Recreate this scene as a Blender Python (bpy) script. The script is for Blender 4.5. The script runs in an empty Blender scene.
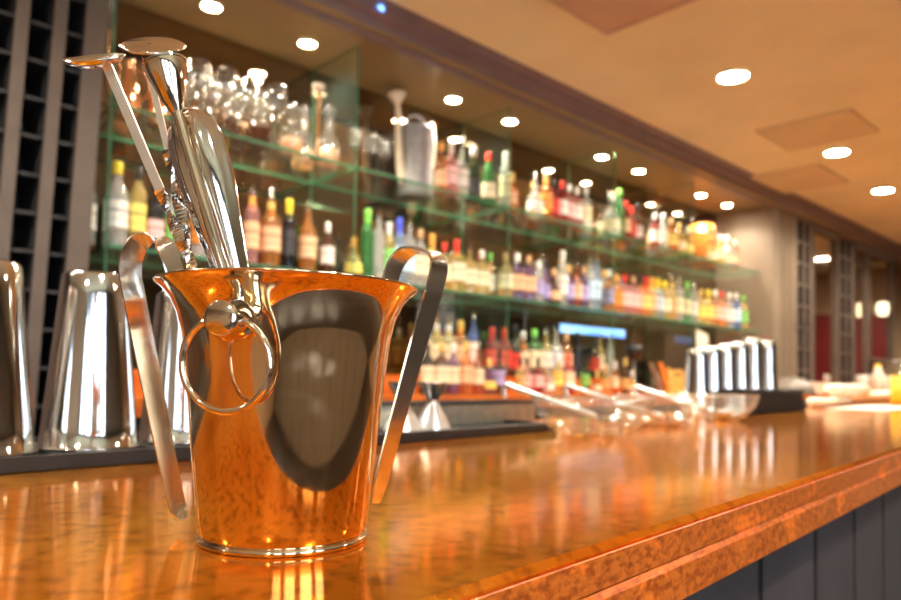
import bpy, math, random
from mathutils import Vector, Matrix
random.seed(7)
PI = math.pi
C = bpy.context.scene.collection
BZ = 1.08                       # bar top above the floor
F_PX = 720.0
PSI = math.radians(46.55); PITCH = math.radians(2.5)
PY0 = 378-F_PX*math.tan(PITCH)          # principal point: the lens is shifted, verticals stay nearly upright
ROLL = 0.018
EYE = Vector((0, 0, BZ+.09))
BROT = math.radians(5.35)       # the bar stands at a small angle to the back bar

# ------------------------------------------------------------------ camera geometry
Fh = Vector((-math.sin(PSI), math.cos(PSI), 0)); R0 = Vector((math.cos(PSI), math.sin(PSI), 0))
Fw = Fh*math.cos(PITCH) + Vector((0, 0, 1))*math.sin(PITCH)
U0 = R0.cross(Fw)
Rt = R0*math.cos(ROLL) + U0*math.sin(ROLL); Up = Rt.cross(Fw)
def project(p):
    d = Vector(p)-EYE; z = d.dot(Fw)
    return 450.5+F_PX*d.dot(Rt)/z, PY0-F_PX*d.dot(Up)/z
def ray(x, y): return (Fw + Rt*((x-450.5)/F_PX) - Up*((y-PY0)/F_PX))
def on_z(x, y, z): d = ray(x, y); return EYE + d*((z-EYE.z)/d.z)
def y_at(px, X, z, lo=.2, hi=14):      # Y along a row at depth X where a thing of the photo's column stands
    for _ in range(40):
        m = (lo+hi)/2
        if project((X, m, z))[0] < px: lo = m
        else: hi = m
    return (lo+hi)/2
def B(x, y, z=0):
    c, s = math.cos(BROT), math.sin(BROT)
    return Vector((x*c-y*s, x*s+y*c, BZ+z))
def cam_pt(px, py, Z): return EYE + ray(px, py)*Z

# ------------------------------------------------------------------ materials
def mat(name, fn):
    m = bpy.data.materials.new(name); m.use_nodes = True
    nt = m.node_tree; nt.nodes.clear()
    out = nt.nodes.new('ShaderNodeOutputMaterial')
    nt.links.new(fn(nt), out.inputs[0]); return m
def N(nt, t, **kw):
    n = nt.nodes.new(t)
    for k, v in kw.items():
        if k in n.inputs: n.inputs[k].default_value = v
        else: setattr(n, k, v)
    return n
def col(c): return (c[0], c[1], c[2], 1)
def lin(r, g, b):
    f = lambda v: ((v/255+.055)/1.055)**2.4 if v > 10 else v/255/12.92
    return (f(r), f(g), f(b))
def princ(nt, base=(.5, .5, .5), rough=.5, metal=0, **kw):
    p = nt.nodes.new('ShaderNodeBsdfPrincipled')
    p.inputs['Base Color'].default_value = col(base); p.inputs['Roughness'].default_value = rough
    p.inputs['Metallic'].default_value = metal
    for k, v in kw.items(): p.inputs[k.replace('_', ' ')].default_value = v
    return p
def noise_col(nt, c1, c2, scale=(5, 5, 5), detail=4, lo=.35, hi=.65, coord='Object'):
    tc = N(nt, 'ShaderNodeTexCoord'); mp = N(nt, 'ShaderNodeMapping'); mp.inputs['Scale'].default_value = scale
    nt.links.new(tc.outputs[coord], mp.inputs[0])
    n = N(nt, 'ShaderNodeTexNoise', Scale=1.0, Detail=detail); nt.links.new(mp.outputs[0], n.inputs[0])
    r = N(nt, 'ShaderNodeValToRGB'); r.color_ramp.elements[0].position = lo; r.color_ramp.elements[1].position = hi
    r.color_ramp.elements[0].color = col(c1); r.color_ramp.elements[1].color = col(c2)
    nt.links.new(n.outputs[0], r.inputs[0]); return r.outputs[0], n.outputs[0]
def bump(nt, p, h, s=.2, d=.01):
    b = N(nt, 'ShaderNodeBump', Strength=s, Distance=d); nt.links.new(h, b.inputs['Height']); nt.links.new(b.outputs[0], p.inputs['Normal'])
def plain(name, c, rough=.5, metal=0, var=.12, scale=12, **kw):
    def fn(nt):
        p = princ(nt, c, rough, metal, **kw)
        a = tuple(v*(1-var) for v in c); b = tuple(min(1, v*(1+var)) for v in c)
        o, n = noise_col(nt, a, b, (scale,)*3); nt.links.new(o, p.inputs['Base Color'])
        return p.outputs[0]
    return mat(name, fn)
def clear(name, tint=(1, 1, 1), diff=(.9, .9, .9), dmix=.04, ior=1.5, rough=.02, objcol=False, spec=1.0):
    # thin-walled clear glass: tinted pass-through, fresnel gloss, a trace of body colour
    def fn(nt):
        t = N(nt, 'ShaderNodeBsdfTransparent'); t.inputs[0].default_value = col(tint)
        g = N(nt, 'ShaderNodeBsdfGlossy', Roughness=rough); g.inputs[0].default_value = (spec, spec, spec, 1)
        d = princ(nt, diff, .35); 
        if objcol:
            oi = N(nt, 'ShaderNodeObjectInfo')
            mx = N(nt, 'ShaderNodeMixRGB', blend_type='MIX'); mx.inputs[0].default_value = .25
            mx.inputs[2].default_value = (1, 1, 1, 1)
            nt.links.new(oi.outputs['Color'], mx.inputs[1]); nt.links.new(mx.outputs[0], t.inputs[0])
            nt.links.new(oi.outputs['Color'], d.inputs['Base Color'])
        m1 = N(nt, 'ShaderNodeMixShader'); m1.inputs[0].default_value = dmix
        nt.links.new(t.outputs[0], m1.inputs[1]); nt.links.new(d.outputs[0], m1.inputs[2])
        f = N(nt, 'ShaderNodeFresnel', IOR=ior)
        ge = N(nt, 'ShaderNodeNewGeometry'); mr = N(nt, 'ShaderNodeMapRange'); mr.inputs['To Min'].default_value = ior; mr.inputs['To Max'].default_value = 1/ior
        nt.links.new(ge.outputs['Backfacing'], mr.inputs['Value']); nt.links.new(mr.outputs[0], f.inputs['IOR'])
        m2 = N(nt, 'ShaderNodeMixShader')
        nt.links.new(f.outputs[0], m2.inputs[0]); nt.links.new(m1.outputs[0], m2.inputs[1]); nt.links.new(g.outputs[0], m2.inputs[2])
        return m2.outputs[0]
    return mat(name, fn)
def emit(name, c, s):
    def fn(nt):
        e = N(nt, 'ShaderNodeEmission', Strength=s); e.inputs[0].default_value = col(c); return e.outputs[0]
    return mat(name, fn)

def bar_fn(nt):
    p = princ(nt, (.7, .25, .04), .11, .72)
    p.inputs['Specular Tint'].default_value = (1, .72, .42, 1)
    o, n = noise_col(nt, lin(228, 124, 24), lin(255, 176, 60), (7, 3.2, 7), 6, .3, .7)
    o2, n2 = noise_col(nt, (.22, .12, .06), (1, 1, 1), (75, 75, 75), 9, .36, .52)
    o3, n3 = noise_col(nt, (.75, .6, .5), (1, 1, 1), (2.3, 1.7, 2), 3, .35, .5)
    mx = N(nt, 'ShaderNodeMixRGB', blend_type='MULTIPLY'); mx.inputs[0].default_value = .5
    nt.links.new(o, mx.inputs[1]); nt.links.new(o2, mx.inputs[2])
    mx2 = N(nt, 'ShaderNodeMixRGB', blend_type='MULTIPLY'); mx2.inputs[0].default_value = 1
    nt.links.new(mx.outputs[0], mx2.inputs[1]); nt.links.new(o3, mx2.inputs[2])
    nt.links.new(mx2.outputs[0], p.inputs['Base Color'])
    bump(nt, p, n, .12, .004)
    p.inputs['Coat Weight'].default_value = .03; p.inputs['Coat Roughness'].default_value = .05
    return p.outputs[0]
M = {}
M['bar'] = mat('lacquered copper sheet', bar_fn)
def edge_fn(nt):
    p = princ(nt, (.6, .2, .05), .3, .35)
    o, n = noise_col(nt, lin(170, 76, 22), lin(220, 114, 40), (170, 120, 220), 7, .36, .56)
    o2, n2 = noise_col(nt, (1, 1, 1), (1.6, 1.5, 1.35), (30, 14, 40), 7, .58, .66)
    mx = N(nt, 'ShaderNodeMixRGB', blend_type='MULTIPLY'); mx.inputs[0].default_value = 1
    nt.links.new(o, mx.inputs[1]); nt.links.new(o2, mx.inputs[2]); nt.links.new(mx.outputs[0], p.inputs['Base Color'])
    p.inputs['Coat Weight'].default_value = .3; p.inputs['Coat Roughness'].default_value = .1
    bump(nt, p, n, .3, .004)
    return p.outputs[0]
M['bar_edge'] = mat('worn copper edge', edge_fn)
def wood_fn(c1, c2, rough=.35, sc=(40, 3, 40)):
    def fn(nt):
        p = princ(nt, c1, rough); o, n = noise_col(nt, c1, c2, sc, 6, .3, .7)
        nt.links.new(o, p.inputs['Base Color']); bump(nt, p, n, .08, .003); return p.outputs[0]
    return fn
M['counter'] = mat('orange counter wood', wood_fn(lin(170, 78, 24), lin(222, 118, 44), .25))
M['board'] = mat('pale board wood', wood_fn(lin(214, 160, 70), lin(240, 196, 110), .5))
M['orangewood'] = mat('warm orange wood', wood_fn(lin(205, 110, 30), lin(235, 150, 60), .45))
M['ceil'] = plain('painted ceiling', lin(230, 218, 176), .85, 0, .05, 2)
M['soffit'] = plain('soffit paint', lin(138, 114, 74), .35, 0, .1, 3)
M['panel'] = plain('ceiling panel', lin(196, 166, 136), .8, 0, .05, 4)
M['panel2'] = plain('tan ceiling panel', lin(214, 194, 150), .8, 0, .05, 4)
M['crown'] = plain('mauve crown paint', lin(116, 98, 98), .42, 0, .08, 8)
M['trimgrey'] = plain('grey brown trim', lin(120, 104, 90), .5, 0, .08, 6)
M['pillar'] = plain('pillar paint', lin(128, 112, 94), .5, 0, .08, 4)
M['rack'] = plain('rack paint', lin(90, 76, 66), .5, 0, .1, 9)
M['dark'] = plain('dark recess', (.012, .010, .010), .7, 0, .2, 6)
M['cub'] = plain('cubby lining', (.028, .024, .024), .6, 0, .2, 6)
M['wall'] = plain('taupe wall', lin(176, 148, 118), .8, 0, .1, 2)
M['wallgrey'] = plain('grey taupe wall', lin(122, 114, 106), .8, 0, .1, 2)
M['wallbrown'] = plain('dark brown wall', lin(70, 48, 34), .6, 0, .2, 3)
M['floor'] = mat('dark floorboards', wood_fn(lin(34, 30, 28), lin(54, 46, 41), .4, (9, 1.2, 9)))
M['barfront'] = plain('dark grey bar cladding', lin(66, 60, 62), .5, 0, .12, 10)
M['black'] = plain('black rubber', (.014, .014, .015), .45, 0, .2, 40)
M['blackcloth'] = plain('black folded cloth', (.010, .010, .011), .85, 0, .3, 90)
M['steel'] = plain('polished steel', (.80, .79, .77), .07, 1, .02, 4)
M['tin'] = plain('shaker steel', (.84, .84, .85), .09, 1, .03, 6)
M['bright'] = plain('bright brushed steel', (.86, .87, .90), .30, 1, .05, 30)
M['tongsteel'] = plain('tongs steel', (.90, .89, .86), .17, 1, .03, 30)
M['satin'] = plain('satin steel', (.80, .74, .66), .32, 1, .05, 30)
M['steel_dull'] = plain('brushed steel', (.42, .41, .34), .34, .7, .12, 60)
def cop_fn(nt):
    p = princ(nt, (.9, .7, .5), .05, 1)
    o, n = noise_col(nt, lin(238, 200, 158), lin(248, 216, 176), (22, 22, 30), 5, .3, .7); nt.links.new(o, p.inputs['Base Color'])
    o2, n2 = noise_col(nt, (.035,)*3, (.11,)*3, (60, 60, 90), 6, .35, .7); nt.links.new(o2, p.inputs['Roughness'])
    return p.outputs[0]
M['copper'] = mat('polished pale copper', cop_fn)
M['redcopper'] = plain('red copper', (.92, .52, .28), .12, 1, .05, 20)
M['nickel'] = plain('warm nickel', (.84, .73, .60), .07, 1, .05, 30)
M['glass'] = clear('clear glass', (.985, .99, .985), (.9, .93, .9), .01)
M['bowlglass'] = clear('thick clear glass', (.96, .97, .96), (.9, .9, .85), .04, 1.6)
M['shelf'] = clear('shelf glass', (.93, .975, .95), (.5, .8, .65), .01, 1.5)
def sedge(nt):
    p = princ(nt, (.07, .22, .12), .12); p.inputs['Transmission Weight'].default_value = .3
    return p.outputs[0]
M['shelf_edge'] = mat('green glass edge', sedge)
M['bottle'] = clear('bottle glass', objcol=True, dmix=.25, ior=1.5, rough=.04)
def lab_fn(nt):
    oi = N(nt, 'ShaderNodeObjectInfo'); tc = N(nt, 'ShaderNodeTexCoord')
    mp = N(nt, 'ShaderNodeMapping'); mp.inputs['Scale'].default_value = (1, 1, 1); nt.links.new(tc.outputs['Generated'], mp.inputs[0])
    sx = N(nt, 'ShaderNodeSeparateXYZ'); nt.links.new(tc.outputs['Generated'], sx.inputs[0])
    ramp = N(nt, 'ShaderNodeValToRGB'); ramp.color_ramp.interpolation = 'CONSTANT'
    e = ramp.color_ramp.elements; e[0].position = 0; e[0].color = (.25, .16, .10, 1); e[1].position = .07; e[1].color = (1, 1, 1, 1)
    for pos, v in ((.28, .62), (.33, 1), (.38, .7), (.41, 1), (.55, .45), (.68, 1), (.93, .3)):
        q = e.new(pos); q.color = (v, v*.95, v*.9, 1)
    nt.links.new(sx.outputs[2], ramp.inputs[0])
    mx = N(nt, 'ShaderNodeMixRGB', blend_type='MULTIPLY'); mx.inputs[0].default_value = .8
    nt.links.new(oi.outputs['Color'], mx.inputs[1]); nt.links.new(ramp.outputs[0], mx.inputs[2])
    p = princ(nt, (1, 1, 1), .45); nt.links.new(mx.outputs[0], p.inputs['Base Color']); return p.outputs[0]
M['label'] = mat('paper label', lab_fn)
def objc(nt):
    oi = N(nt, 'ShaderNodeObjectInfo'); p = princ(nt, (1, 1, 1), .3); nt.links.new(oi.outputs['Color'], p.inputs['Base Color']); return p.outputs[0]
M['cap'] = mat('bottle cap', objc)
def mir_fn(nt):
    p = princ(nt, (.36, .29, .23), .03, 1); return p.outputs[0]
M['mirror'] = mat('bronze mirror', mir_fn)
M['mirror2'] = plain('panel mirror', (.6, .55, .5), .06, 1, .02, 3)
M['galv'] = plain('pale zinc', lin(150, 146, 148), .5, .25, .12, 30)
M['cream'] = plain('cream enamel', lin(232, 214, 190), .4, 0, .06, 20)
M['towel'] = plain('white cotton', lin(236, 226, 200), .9, 0, .05, 120)
M['paper'] = plain('white card', lin(232, 228, 216), .7, 0, .03, 20)
M['reddoor'] = plain('maroon door paint', lin(120, 24, 26), .45, 0, .1, 5)
M['lens'] = emit('lamp lens', (1, .86, .62), 60)
M['trimwhite'] = plain('lamp trim', lin(220, 200, 160), .4, 0, .03, 20)
M['wool'] = plain('grey plastic wrap', lin(118, 108, 98), .4, 0, .2, 30)
M['tumbler'] = plain('pale blue tumbler', lin(170, 205, 225), .2, 0, .05, 20)
M['yellow'] = plain('yellow plastic', lin(238, 190, 30), .4, 0, .1, 20)
def scr(nt):
    tc = N(nt, 'ShaderNodeTexCoord'); n = N(nt, 'ShaderNodeTexNoise', Scale=3.0, Detail=2.0); nt.links.new(tc.outputs['Generated'], n.inputs[0])
    r = N(nt, 'ShaderNodeValToRGB'); r.color_ramp.elements[0].position = .35; r.color_ramp.elements[1].position = .65
    r.color_ramp.elements[0].color = (.12, .28, 1, 1); r.color_ramp.elements[1].color = (.45, .8, 1, 1); nt.links.new(n.outputs[0], r.inputs[0])
    e = N(nt, 'ShaderNodeEmission', Strength=.9); nt.links.new(r.outputs[0], e.inputs[0]); return e.outputs[0]
M['screen'] = mat('reflected blue screen', scr)  # emission stands in for a screen's reflection in the mirror
M['sconce'] = emit('warm sconce glass', (1, .76, .45), 1.0)

# ------------------------------------------------------------------ mesh building
class MB:
    def __init__(s): s.v = []; s.f = []; s.mi = []; s.sm = []
    def add(s, vs, fs, mi=0, sm=False):
        o = len(s.v); s.v += [tuple(v) for v in vs]
        for f in fs: s.f.append(tuple(i+o for i in f)); s.mi.append(mi); s.sm.append(sm)
        return s
    def box(s, x0, x1, y0, y1, z0, z1, mi=0, side=None):
        vs = [(x, y, z) for z in (z0, z1) for y in (y0, y1) for x in (x0, x1)]
        s.add(vs, [(0, 2, 3, 1), (4, 5, 7, 6)], mi); s.add(vs, [(0, 1, 5, 4), (1, 3, 7, 5), (3, 2, 6, 7), (2, 0, 4, 6)], mi if side is None else side)
        return s
    def prism(s, pts, axis, a0, a1, mi=0, sm=False):     # extrude a 2-D outline along an axis
        def P(p, a): return {'x': (a, p[0], p[1]), 'y': (p[0], a, p[1]), 'z': (p[0], p[1], a)}[axis]
        n = len(pts); vs = [P(p, a0) for p in pts]+[P(p, a1) for p in pts]
        s.add(vs, [tuple(range(n))[::-1], tuple(range(n, 2*n))], mi)
        s.add(vs, [(i, (i+1) % n, n+(i+1) % n, n+i) for i in range(n)], mi, sm); return s
    def lathe(s, prof, seg=24, c=(0, 0, 0), mi=0, a0=0, a1=2*PI, sm=True, sx=1, sy=1, closed=False):
        full = abs(a1-a0-2*PI) < 1e-6; n = seg if full else seg+1
        vs = []; 
        for r, z in prof:
            for i in range(n):
                a = a0+(a1-a0)*i/seg; vs.append((c[0]+r*math.cos(a)*sx, c[1]+r*math.sin(a)*sy, c[2]+z))
        fs = []; m = len(prof)
        for j in range(m if closed else m-1):
            k = (j+1) % m
            for i in range(seg if full else n-1):
                i2 = (i+1) % n; fs.append((j*n+i, j*n+i2, k*n+i2, k*n+i))
        s.add(vs, fs, mi, sm); return s
    def tube(s, path, rad, seg=10, mi=0, sy=1, closed=False, roll=None):
        P = [Vector(p) for p in path]; n = len(P)
        rr = rad if isinstance(rad, (list, tuple)) else [rad]*n
        vs = []; ref = None
        for i, p in enumerate(P):
            t = (P[(i+1) % n]-P[i-1]) if (closed or 0 < i < n-1) else (P[1]-P[0] if i == 0 else P[-1]-P[-2])
            t.normalize()
            if ref is None: ref = Vector((0, 0, 1)) if abs(t.z) < .9 else Vector((1, 0, 0))
            u = (ref-t*ref.dot(t)).normalized(); w = t.cross(u); ref = u
            for k in range(seg):
                a = 2*PI*k/seg+(roll[i] if roll else 0)
                if roll:
                    uu = u*math.cos(roll[i])+w*math.sin(roll[i]); ww = -u*math.sin(roll[i])+w*math.cos(roll[i]); a = 2*PI*k/seg
                else: uu, ww = u, w
                vs.append(p+uu*rr[i]*math.cos(a)+ww*rr[i]*sy*math.sin(a))
        fs = []
        for i in range(n if closed else n-1):
            j = (i+1) % n
            for k in range(seg): k2 = (k+1) % seg; fs.append((i*seg+k, i*seg+k2, j*seg+k2, j*seg+k))
        s.add(vs, fs, mi, True)
        if not closed:
            s.add(vs, [tuple(range(seg))[::-1], tuple(range((n-1)*seg, n*seg))], mi)
        return s
    def ribbon(s, path, side, w, t, mi=0):               # flat bar swept along a path; side = width direction(s)
        P = [Vector(p) for p in path]; n = len(P); vs = []
        for i, p in enumerate(P):
            tn = (P[min(i+1, n-1)]-P[max(i-1, 0)]).normalized()
            sd = Vector(side[i] if isinstance(side, list) else side); sd = (sd-tn*sd.dot(tn)).normalized()
            nn = tn.cross(sd); ww = w[i] if isinstance(w, list) else w
            for a, b in ((-1, -1), (1, -1), (1, 1), (-1, 1)): vs.append(p+sd*a*ww/2+nn*b*t/2)
        fs = []
        for i in range(n-1):
            for k in range(4): k2 = (k+1) % 4; fs.append((i*4+k, i*4+k2, i*4+4+k2, i*4+4+k))
        fs += [(3, 2, 1, 0), (n*4-4, n*4-3, n*4-2, n*4-1)]
        s.add(vs, fs, mi, False); return s
    def xf(s, m):
        s.v = [tuple(m @ Vector(v)) for v in s.v]; return s
    def mesh(s, name, mats):
        me = bpy.data.meshes.new(name); me.from_pydata(s.v, [], s.f)
        for m in (mats if isinstance(mats, (list, tuple)) else [mats]): me.materials.append(m)
        me.polygons.foreach_set('material_index', s.mi); me.polygons.foreach_set('use_smooth', s.sm)
        me.update(); return me
def obj(name, mb, mats, parent=None, loc=None):
    me = mb.mesh(name, mats) if isinstance(mb, MB) else mb
    o = bpy.data.objects.new(name, me); C.objects.link(o)
    if parent: o.parent = parent
    if loc is not None: o.location = loc
    return o
def bev(o, w=.003, n=2, ang=35):
    m = o.modifiers.new('bevel', 'BEVEL'); m.width = w; m.segments = n; m.limit_method = 'ANGLE'; m.angle_limit = math.radians(ang); return o
def tag(o, label, cat, group=None, kind=None):
    o['label'] = label; o['category'] = cat
    if group: o['group'] = group
    if kind: o['kind'] = kind
    return o
def thing(name, label, cat, loc=(0, 0, 0), rz=0, group=None):
    o = bpy.data.objects.new(name, None); C.objects.link(o); o.empty_display_size = .05
    o.location = loc; o.rotation_euler = (0, 0, rz); return tag(o, label, cat, group)
def struct(name, mb, mats, label=None):
    o = obj(name, mb, mats); o['kind'] = 'structure'
    if label: o['label'] = label
    return o
def copy_tree(o, parent=None):
    c = o.copy(); C.objects.link(c)
    if parent: c.parent = parent
    for ch in list(o.children): copy_tree(ch, c)
    return c
ORD = ['leftmost', 'second', 'third', 'fourth', 'fifth', 'sixth', 'seventh', 'eighth', 'ninth', 'tenth', 'eleventh', 'twelfth',
       'thirteenth', 'fourteenth', 'fifteenth', 'sixteenth', 'seventeenth', 'eighteenth', 'nineteenth', 'twentieth']
TENS = {20: 'twenty', 30: 'thirty', 40: 'forty', 50: 'fifty'}
def ordl(i):
    if i < 20: return ORD[i]
    n = i+1; t = n//10*10
    return TENS[t]+('-'+['', 'first', 'second', 'third', 'fourth', 'fifth', 'sixth', 'seventh', 'eighth', 'ninth'][n % 10] if n % 10 else 'th').replace('yth', 'ieth') if n % 10 else TENS[t][:-1]+'ieth'

# ------------------------------------------------------------------ the setting
MIRX, SHX, SOFZ, CEZ = -2.64, -2.30, BZ+1.41, BZ+1.50
CX = -2.12; PY = 5.35; RYB = y_at(77, -2.24, BZ+.55)+.075; Y0, Y1 = -3.2, 9.6; XR = 3.0
struct('floor', MB().box(-2.9, XR+.1, Y0-.1, Y1+.1, -.1, 0), M['floor'])
struct('ceiling', MB().box(-2.16, XR+.1, Y0-.1, Y1+.1, CEZ, CEZ+.08), M['ceil'])
struct('trim_1', MB().box(-2.8, -2.17, Y0, Y1, SOFZ, SOFZ+.06), M['soffit'], 'bulkhead soffit over the back bar shelves')
crown = [(-2.235, SOFZ-.012), (-2.20, SOFZ-.012), (-2.19, SOFZ+.008), (-2.17, SOFZ+.014), (-2.165, SOFZ+.04), (-2.14, SOFZ+.055),
         (-2.13, SOFZ+.075), (-2.095, SOFZ+.085), (-2.09, SOFZ+.0898), (-2.235, SOFZ+.0898)]
struct('trim_2', MB().prism(crown, 'y', Y0, Y1), M['crown'], 'mauve brown crown moulding along the bulkhead')
struct('wall_left', MB().box(-2.80, -2.665, Y0, Y1, 0, SOFZ), M['wallbrown'])
struct('wall_back', MB().box(-2.8, XR+.1, Y1, Y1+.1, 0, CEZ+.02), M['wall'])
struct('wall_front', MB().box(-2.8, XR+.1, Y0-.1, Y0, 0, CEZ+.02), M['wall'])
# right wall with daylight windows; extra ones and glazing bars added for reflections
w = MB(); wz0, wz1 = .55, 2.4
ws = [(-2.9, -2.0), (-1.6, -.7), (-.3, .6), (.9, 1.6)]
w.box(XR, XR+.12, Y0, Y1, 0, wz0); w.box(XR, XR+.12, Y0, Y1, wz1, CEZ+.02)
ys = [Y0]+[v for p in ws for v in p]+[Y1]
for i in range(0, len(ys), 2): w.box(XR, XR+.12, ys[i], ys[i+1], wz0, wz1)
struct('wall_right', w, M['wallgrey'])
for i, (a, b) in enumerate(ws):
    f = MB()
    for (p, q, r, s_) in [(a+(b-a)*k/5-.018, a+(b-a)*k/5+.018, wz0, wz1) for k in (1, 2, 3, 4)]+[(a, b, wz0+.6*k-.02, wz0+.6*k+.02) for k in (1, 2)]+list(((a, b, wz0, wz0+.05), (a, b, wz1-.05, wz1), (a, a+.05, wz0, wz1), (b-.05, b, wz0, wz1), ((a+b)/2-.001, (a+b)/2+.001, wz0, wz1))):
        f.box(XR+.02, XR+.08, p, q, r, s_)
    wo = struct('window_%d' % (i+1), f, M['trimgrey'])
    obj('pane', MB().box(XR+.045, XR+.051, a+.02, b-.02, wz0+.02, wz1-.02), M['glass'], wo)
d = MB().box(-1.95, -.65, Y1-.04, Y1, 0, 2.05)
struct('door_1', d, M['reddoor'])
# the mirror behind the shelves
tag(obj('wall_mirror', MB().box(-2.664, MIRX, .42, PY-.005, BZ+.03, SOFZ-.005), M['mirror']),
    'bronze tinted mirror covering the wall behind the glass bottle shelves', 'mirror')
# pillar at the far end of the shelves
struct('wall_pillar', MB().box(-2.66, -2.2, PY, PY+.12, 0, SOFZ-.001), M['pillar'], 'grey brown pilaster closing the bottle shelves')
flt = MB(); flt.box(-2.66, -2.215, PY+.122, 5.72, 0, SOFZ-.001)
for k in range(4): flt.box(-2.214, -2.200, PY+.14+k*.06, PY+.17+k*.06, BZ+.05, SOFZ-.02)
struct('trim_3', flt, M['pillar'], 'fluted pilaster panel beside the far pillar')

# recessed lamps
def downlight(name, x, y, z, r, power, label, group, spot=115, strength=None):
    t = thing(name, label, 'light', (x, y, z), 0, group)
    obj('trim_ring', MB().lathe([(r, -.001), (r*1.28, -.001), (r*1.30, -.006), (r*1.12, -.010), (r, -.004)], 28, closed=True), M['trimwhite'], t)
    obj('lens', MB().lathe([(0.0001, -.004), (r, -.004)], 28, sm=False), M['lens'], t)
    L = bpy.data.lights.new('lamp', 'SPOT'); L.energy = power; L.color = (1, .89, .73); L.spot_size = math.radians(spot); L.spot_blend = .7
    L.shadow_soft_size = r*.8; o = bpy.data.objects.new('lamp', L); C.objects.link(o); o.parent = t; o.location = (0, 0, -.02)
    return t
SY = [.33, .73, 1.13, 1.53, 2.33, 2.73, 3.54, 3.94, 4.74, 5.14]
for i, y in enumerate(SY):
    y -= .03
    downlight('recessed_downlight', -2.44, y, SOFZ, .032, 10,
              '%s small round warm downlight from the left in the soffit above the bottle shelves' % ordl(i), 'downlights in the soffit', 140)
cl = [(733, 76), (837, 152), (883, 190)]
names = ['largest nearest round ceiling downlight above the bar, highest in view', 'middle ceiling downlight beside the second recessed ceiling panel', 'far right ceiling downlight, smallest and lowest of the three']
cp = [on_z(x, y, CEZ) for x, y in cl]
for p, nm in zip(cp, names):
    downlight('ceiling_downlight', p.x, p.y, CEZ, .062, 42, nm, 'downlights in the open ceiling', 150)
for y in (-1.6, -.1, 1.6, 7.1, 8.5):  # out of frame: near ones added for room light, far pair mirrored in panel
    downlight('ceiling_downlight', -1.5, y, CEZ, .062, 42, 'unseen ceiling downlight above the bar outside the view', 'unseen downlights outside the view', 150)
for y in (-1.5, .5, 3.0, 5.5, 8.0):  # unseen lamps added to brighten the room
    downlight('ceiling_downlight', 1.0, y, CEZ, .062, 42, 'added unseen ceiling downlight brightening the guests side of the room', 'added downlights on the guests side', 150)

# ceiling panels and vents
def cpanel(name, px, py, dx, dy, label, m, kind='ceiling panel', slats=False):
    p = on_z(px, py, CEZ)
    t = thing(name, label, kind, (p.x, p.y, CEZ))
    x0, x1 = (0, dx) if dx > 0 else (dx, 0); y0, y1 = (0, dy) if dy > 0 else (dy, 0)
    obj('panel', MB().box(x0+.02, x1-.02, y0+.02, y1-.02, -.012, -.001), m, t)
    f = MB()
    f.box(x0, x1, y0, y0+.019, -.016, -.001); f.box(x0, x1, y1-.019, y1, -.016, -.001); f.box(x0, x0+.019, y0+.02, y1-.02, -.016, -.001); f.box(x1-.019, x1, y0+.02, y1-.02, -.016, -.001)
    obj('frame', f, m if not slats else M['trimgrey'], t)
    if slats:
        s_ = MB()
        for k in range(9): yy = y0+.05+(y1-y0-.1)*k/8; s_.box(x0+.03, x1-.03, yy-.008, yy+.008, -.022, -.013)
        obj('grille', s_, M['trimgrey'], t)
cpanel('ceiling_panel', 607, 32, .62, -.62, 'large mauve grey ceiling panel cut off by the top edge', M['panel'])
a_, b_, c_ = on_z(755, 130, CEZ), on_z(850, 107, CEZ), on_z(785, 150, CEZ)
cpanel('ceiling_panel', 755, 130, b_.x-a_.x, c_.y-a_.y, 'tan recessed ceiling panel beside the middle ceiling downlight', M['panel2'])
a_, c_ = on_z(748, 176, CEZ), on_z(778, 193, CEZ)
cpanel('ceiling_panel', 748, 176, .45, c_.y-a_.y, 'faint tan ceiling panel near the crown moulding, farther along', M['panel2'])
cpanel('ceiling_vent', 872, 247, .62, .9, 'dark slatted ceiling vent at the far right end of the ceiling', M['dark'], 'vent', True)
# small blue indicator on the crown
tag(obj('indicator_lamp', MB().lathe([(0.0001, .012), (.010, .009), (.014, 0), (.0001, -.001)], 14).xf(Matrix.Translation((-2.125, y_at(381, -2.125, SOFZ+.08), SOFZ+.066)) @ Matrix.Rotation(math.radians(60), 4, 'Y')),
    emit('blue indicator', (.15, .35, 1), 1.6)), 'small glowing blue indicator dome on the mauve crown moulding', 'indicator light')

# ------------------------------------------------------------------ back bar: counter, riser, glass shelves
ct = thing('back_bar_counter', 'long orange wooden back bar counter under the bottle shelves', 'counter', (-2.05, 2.5, 0))
obj('worktop', MB().box(-.60, 0, RYB-2.5, PY-2.502, BZ-.035, BZ+.02), M['counter'], ct)
bf = MB(); bf.box(-.60, -.06, RYB-2.48, PY-2.51, .0, BZ-.036)
obj('cabinet_body', bf, M['dark'], ct)
for k in range(6):
    y = -1.95+k*.78
    dd = obj('cabinet_door', MB().box(-.059, -.04, y, y+.75, .12, BZ-.06), M['cub'], ct)
    obj('handle', MB().box(-.039, -.025, y+.72, y+.74, BZ-.25, BZ-.12), M['steel_dull'], dd)
fc = thing('wall_counter', 'orange wooden counter ledge below the far cubby racks', 'counter', (-2.19, 5.36, 0))
obj('worktop', MB().box(.0, .24, 0, 3.6, BZ-.035, BZ+.02), M['counter'], fc)
obj('cabinet_body', MB().box(.0, .18, .01, 3.59, .0, BZ-.036), M['dark'], fc)
rs = obj('bottle_riser', MB().box(-2.62, -2.37, RYB+.03, 3.75, BZ+.021, BZ+.10), M['counter'])
tag(rs, 'low wooden riser step carrying the rear bottles on the back counter', 'riser')
SH1, SH2 = BZ+.480, BZ+.918
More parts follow.
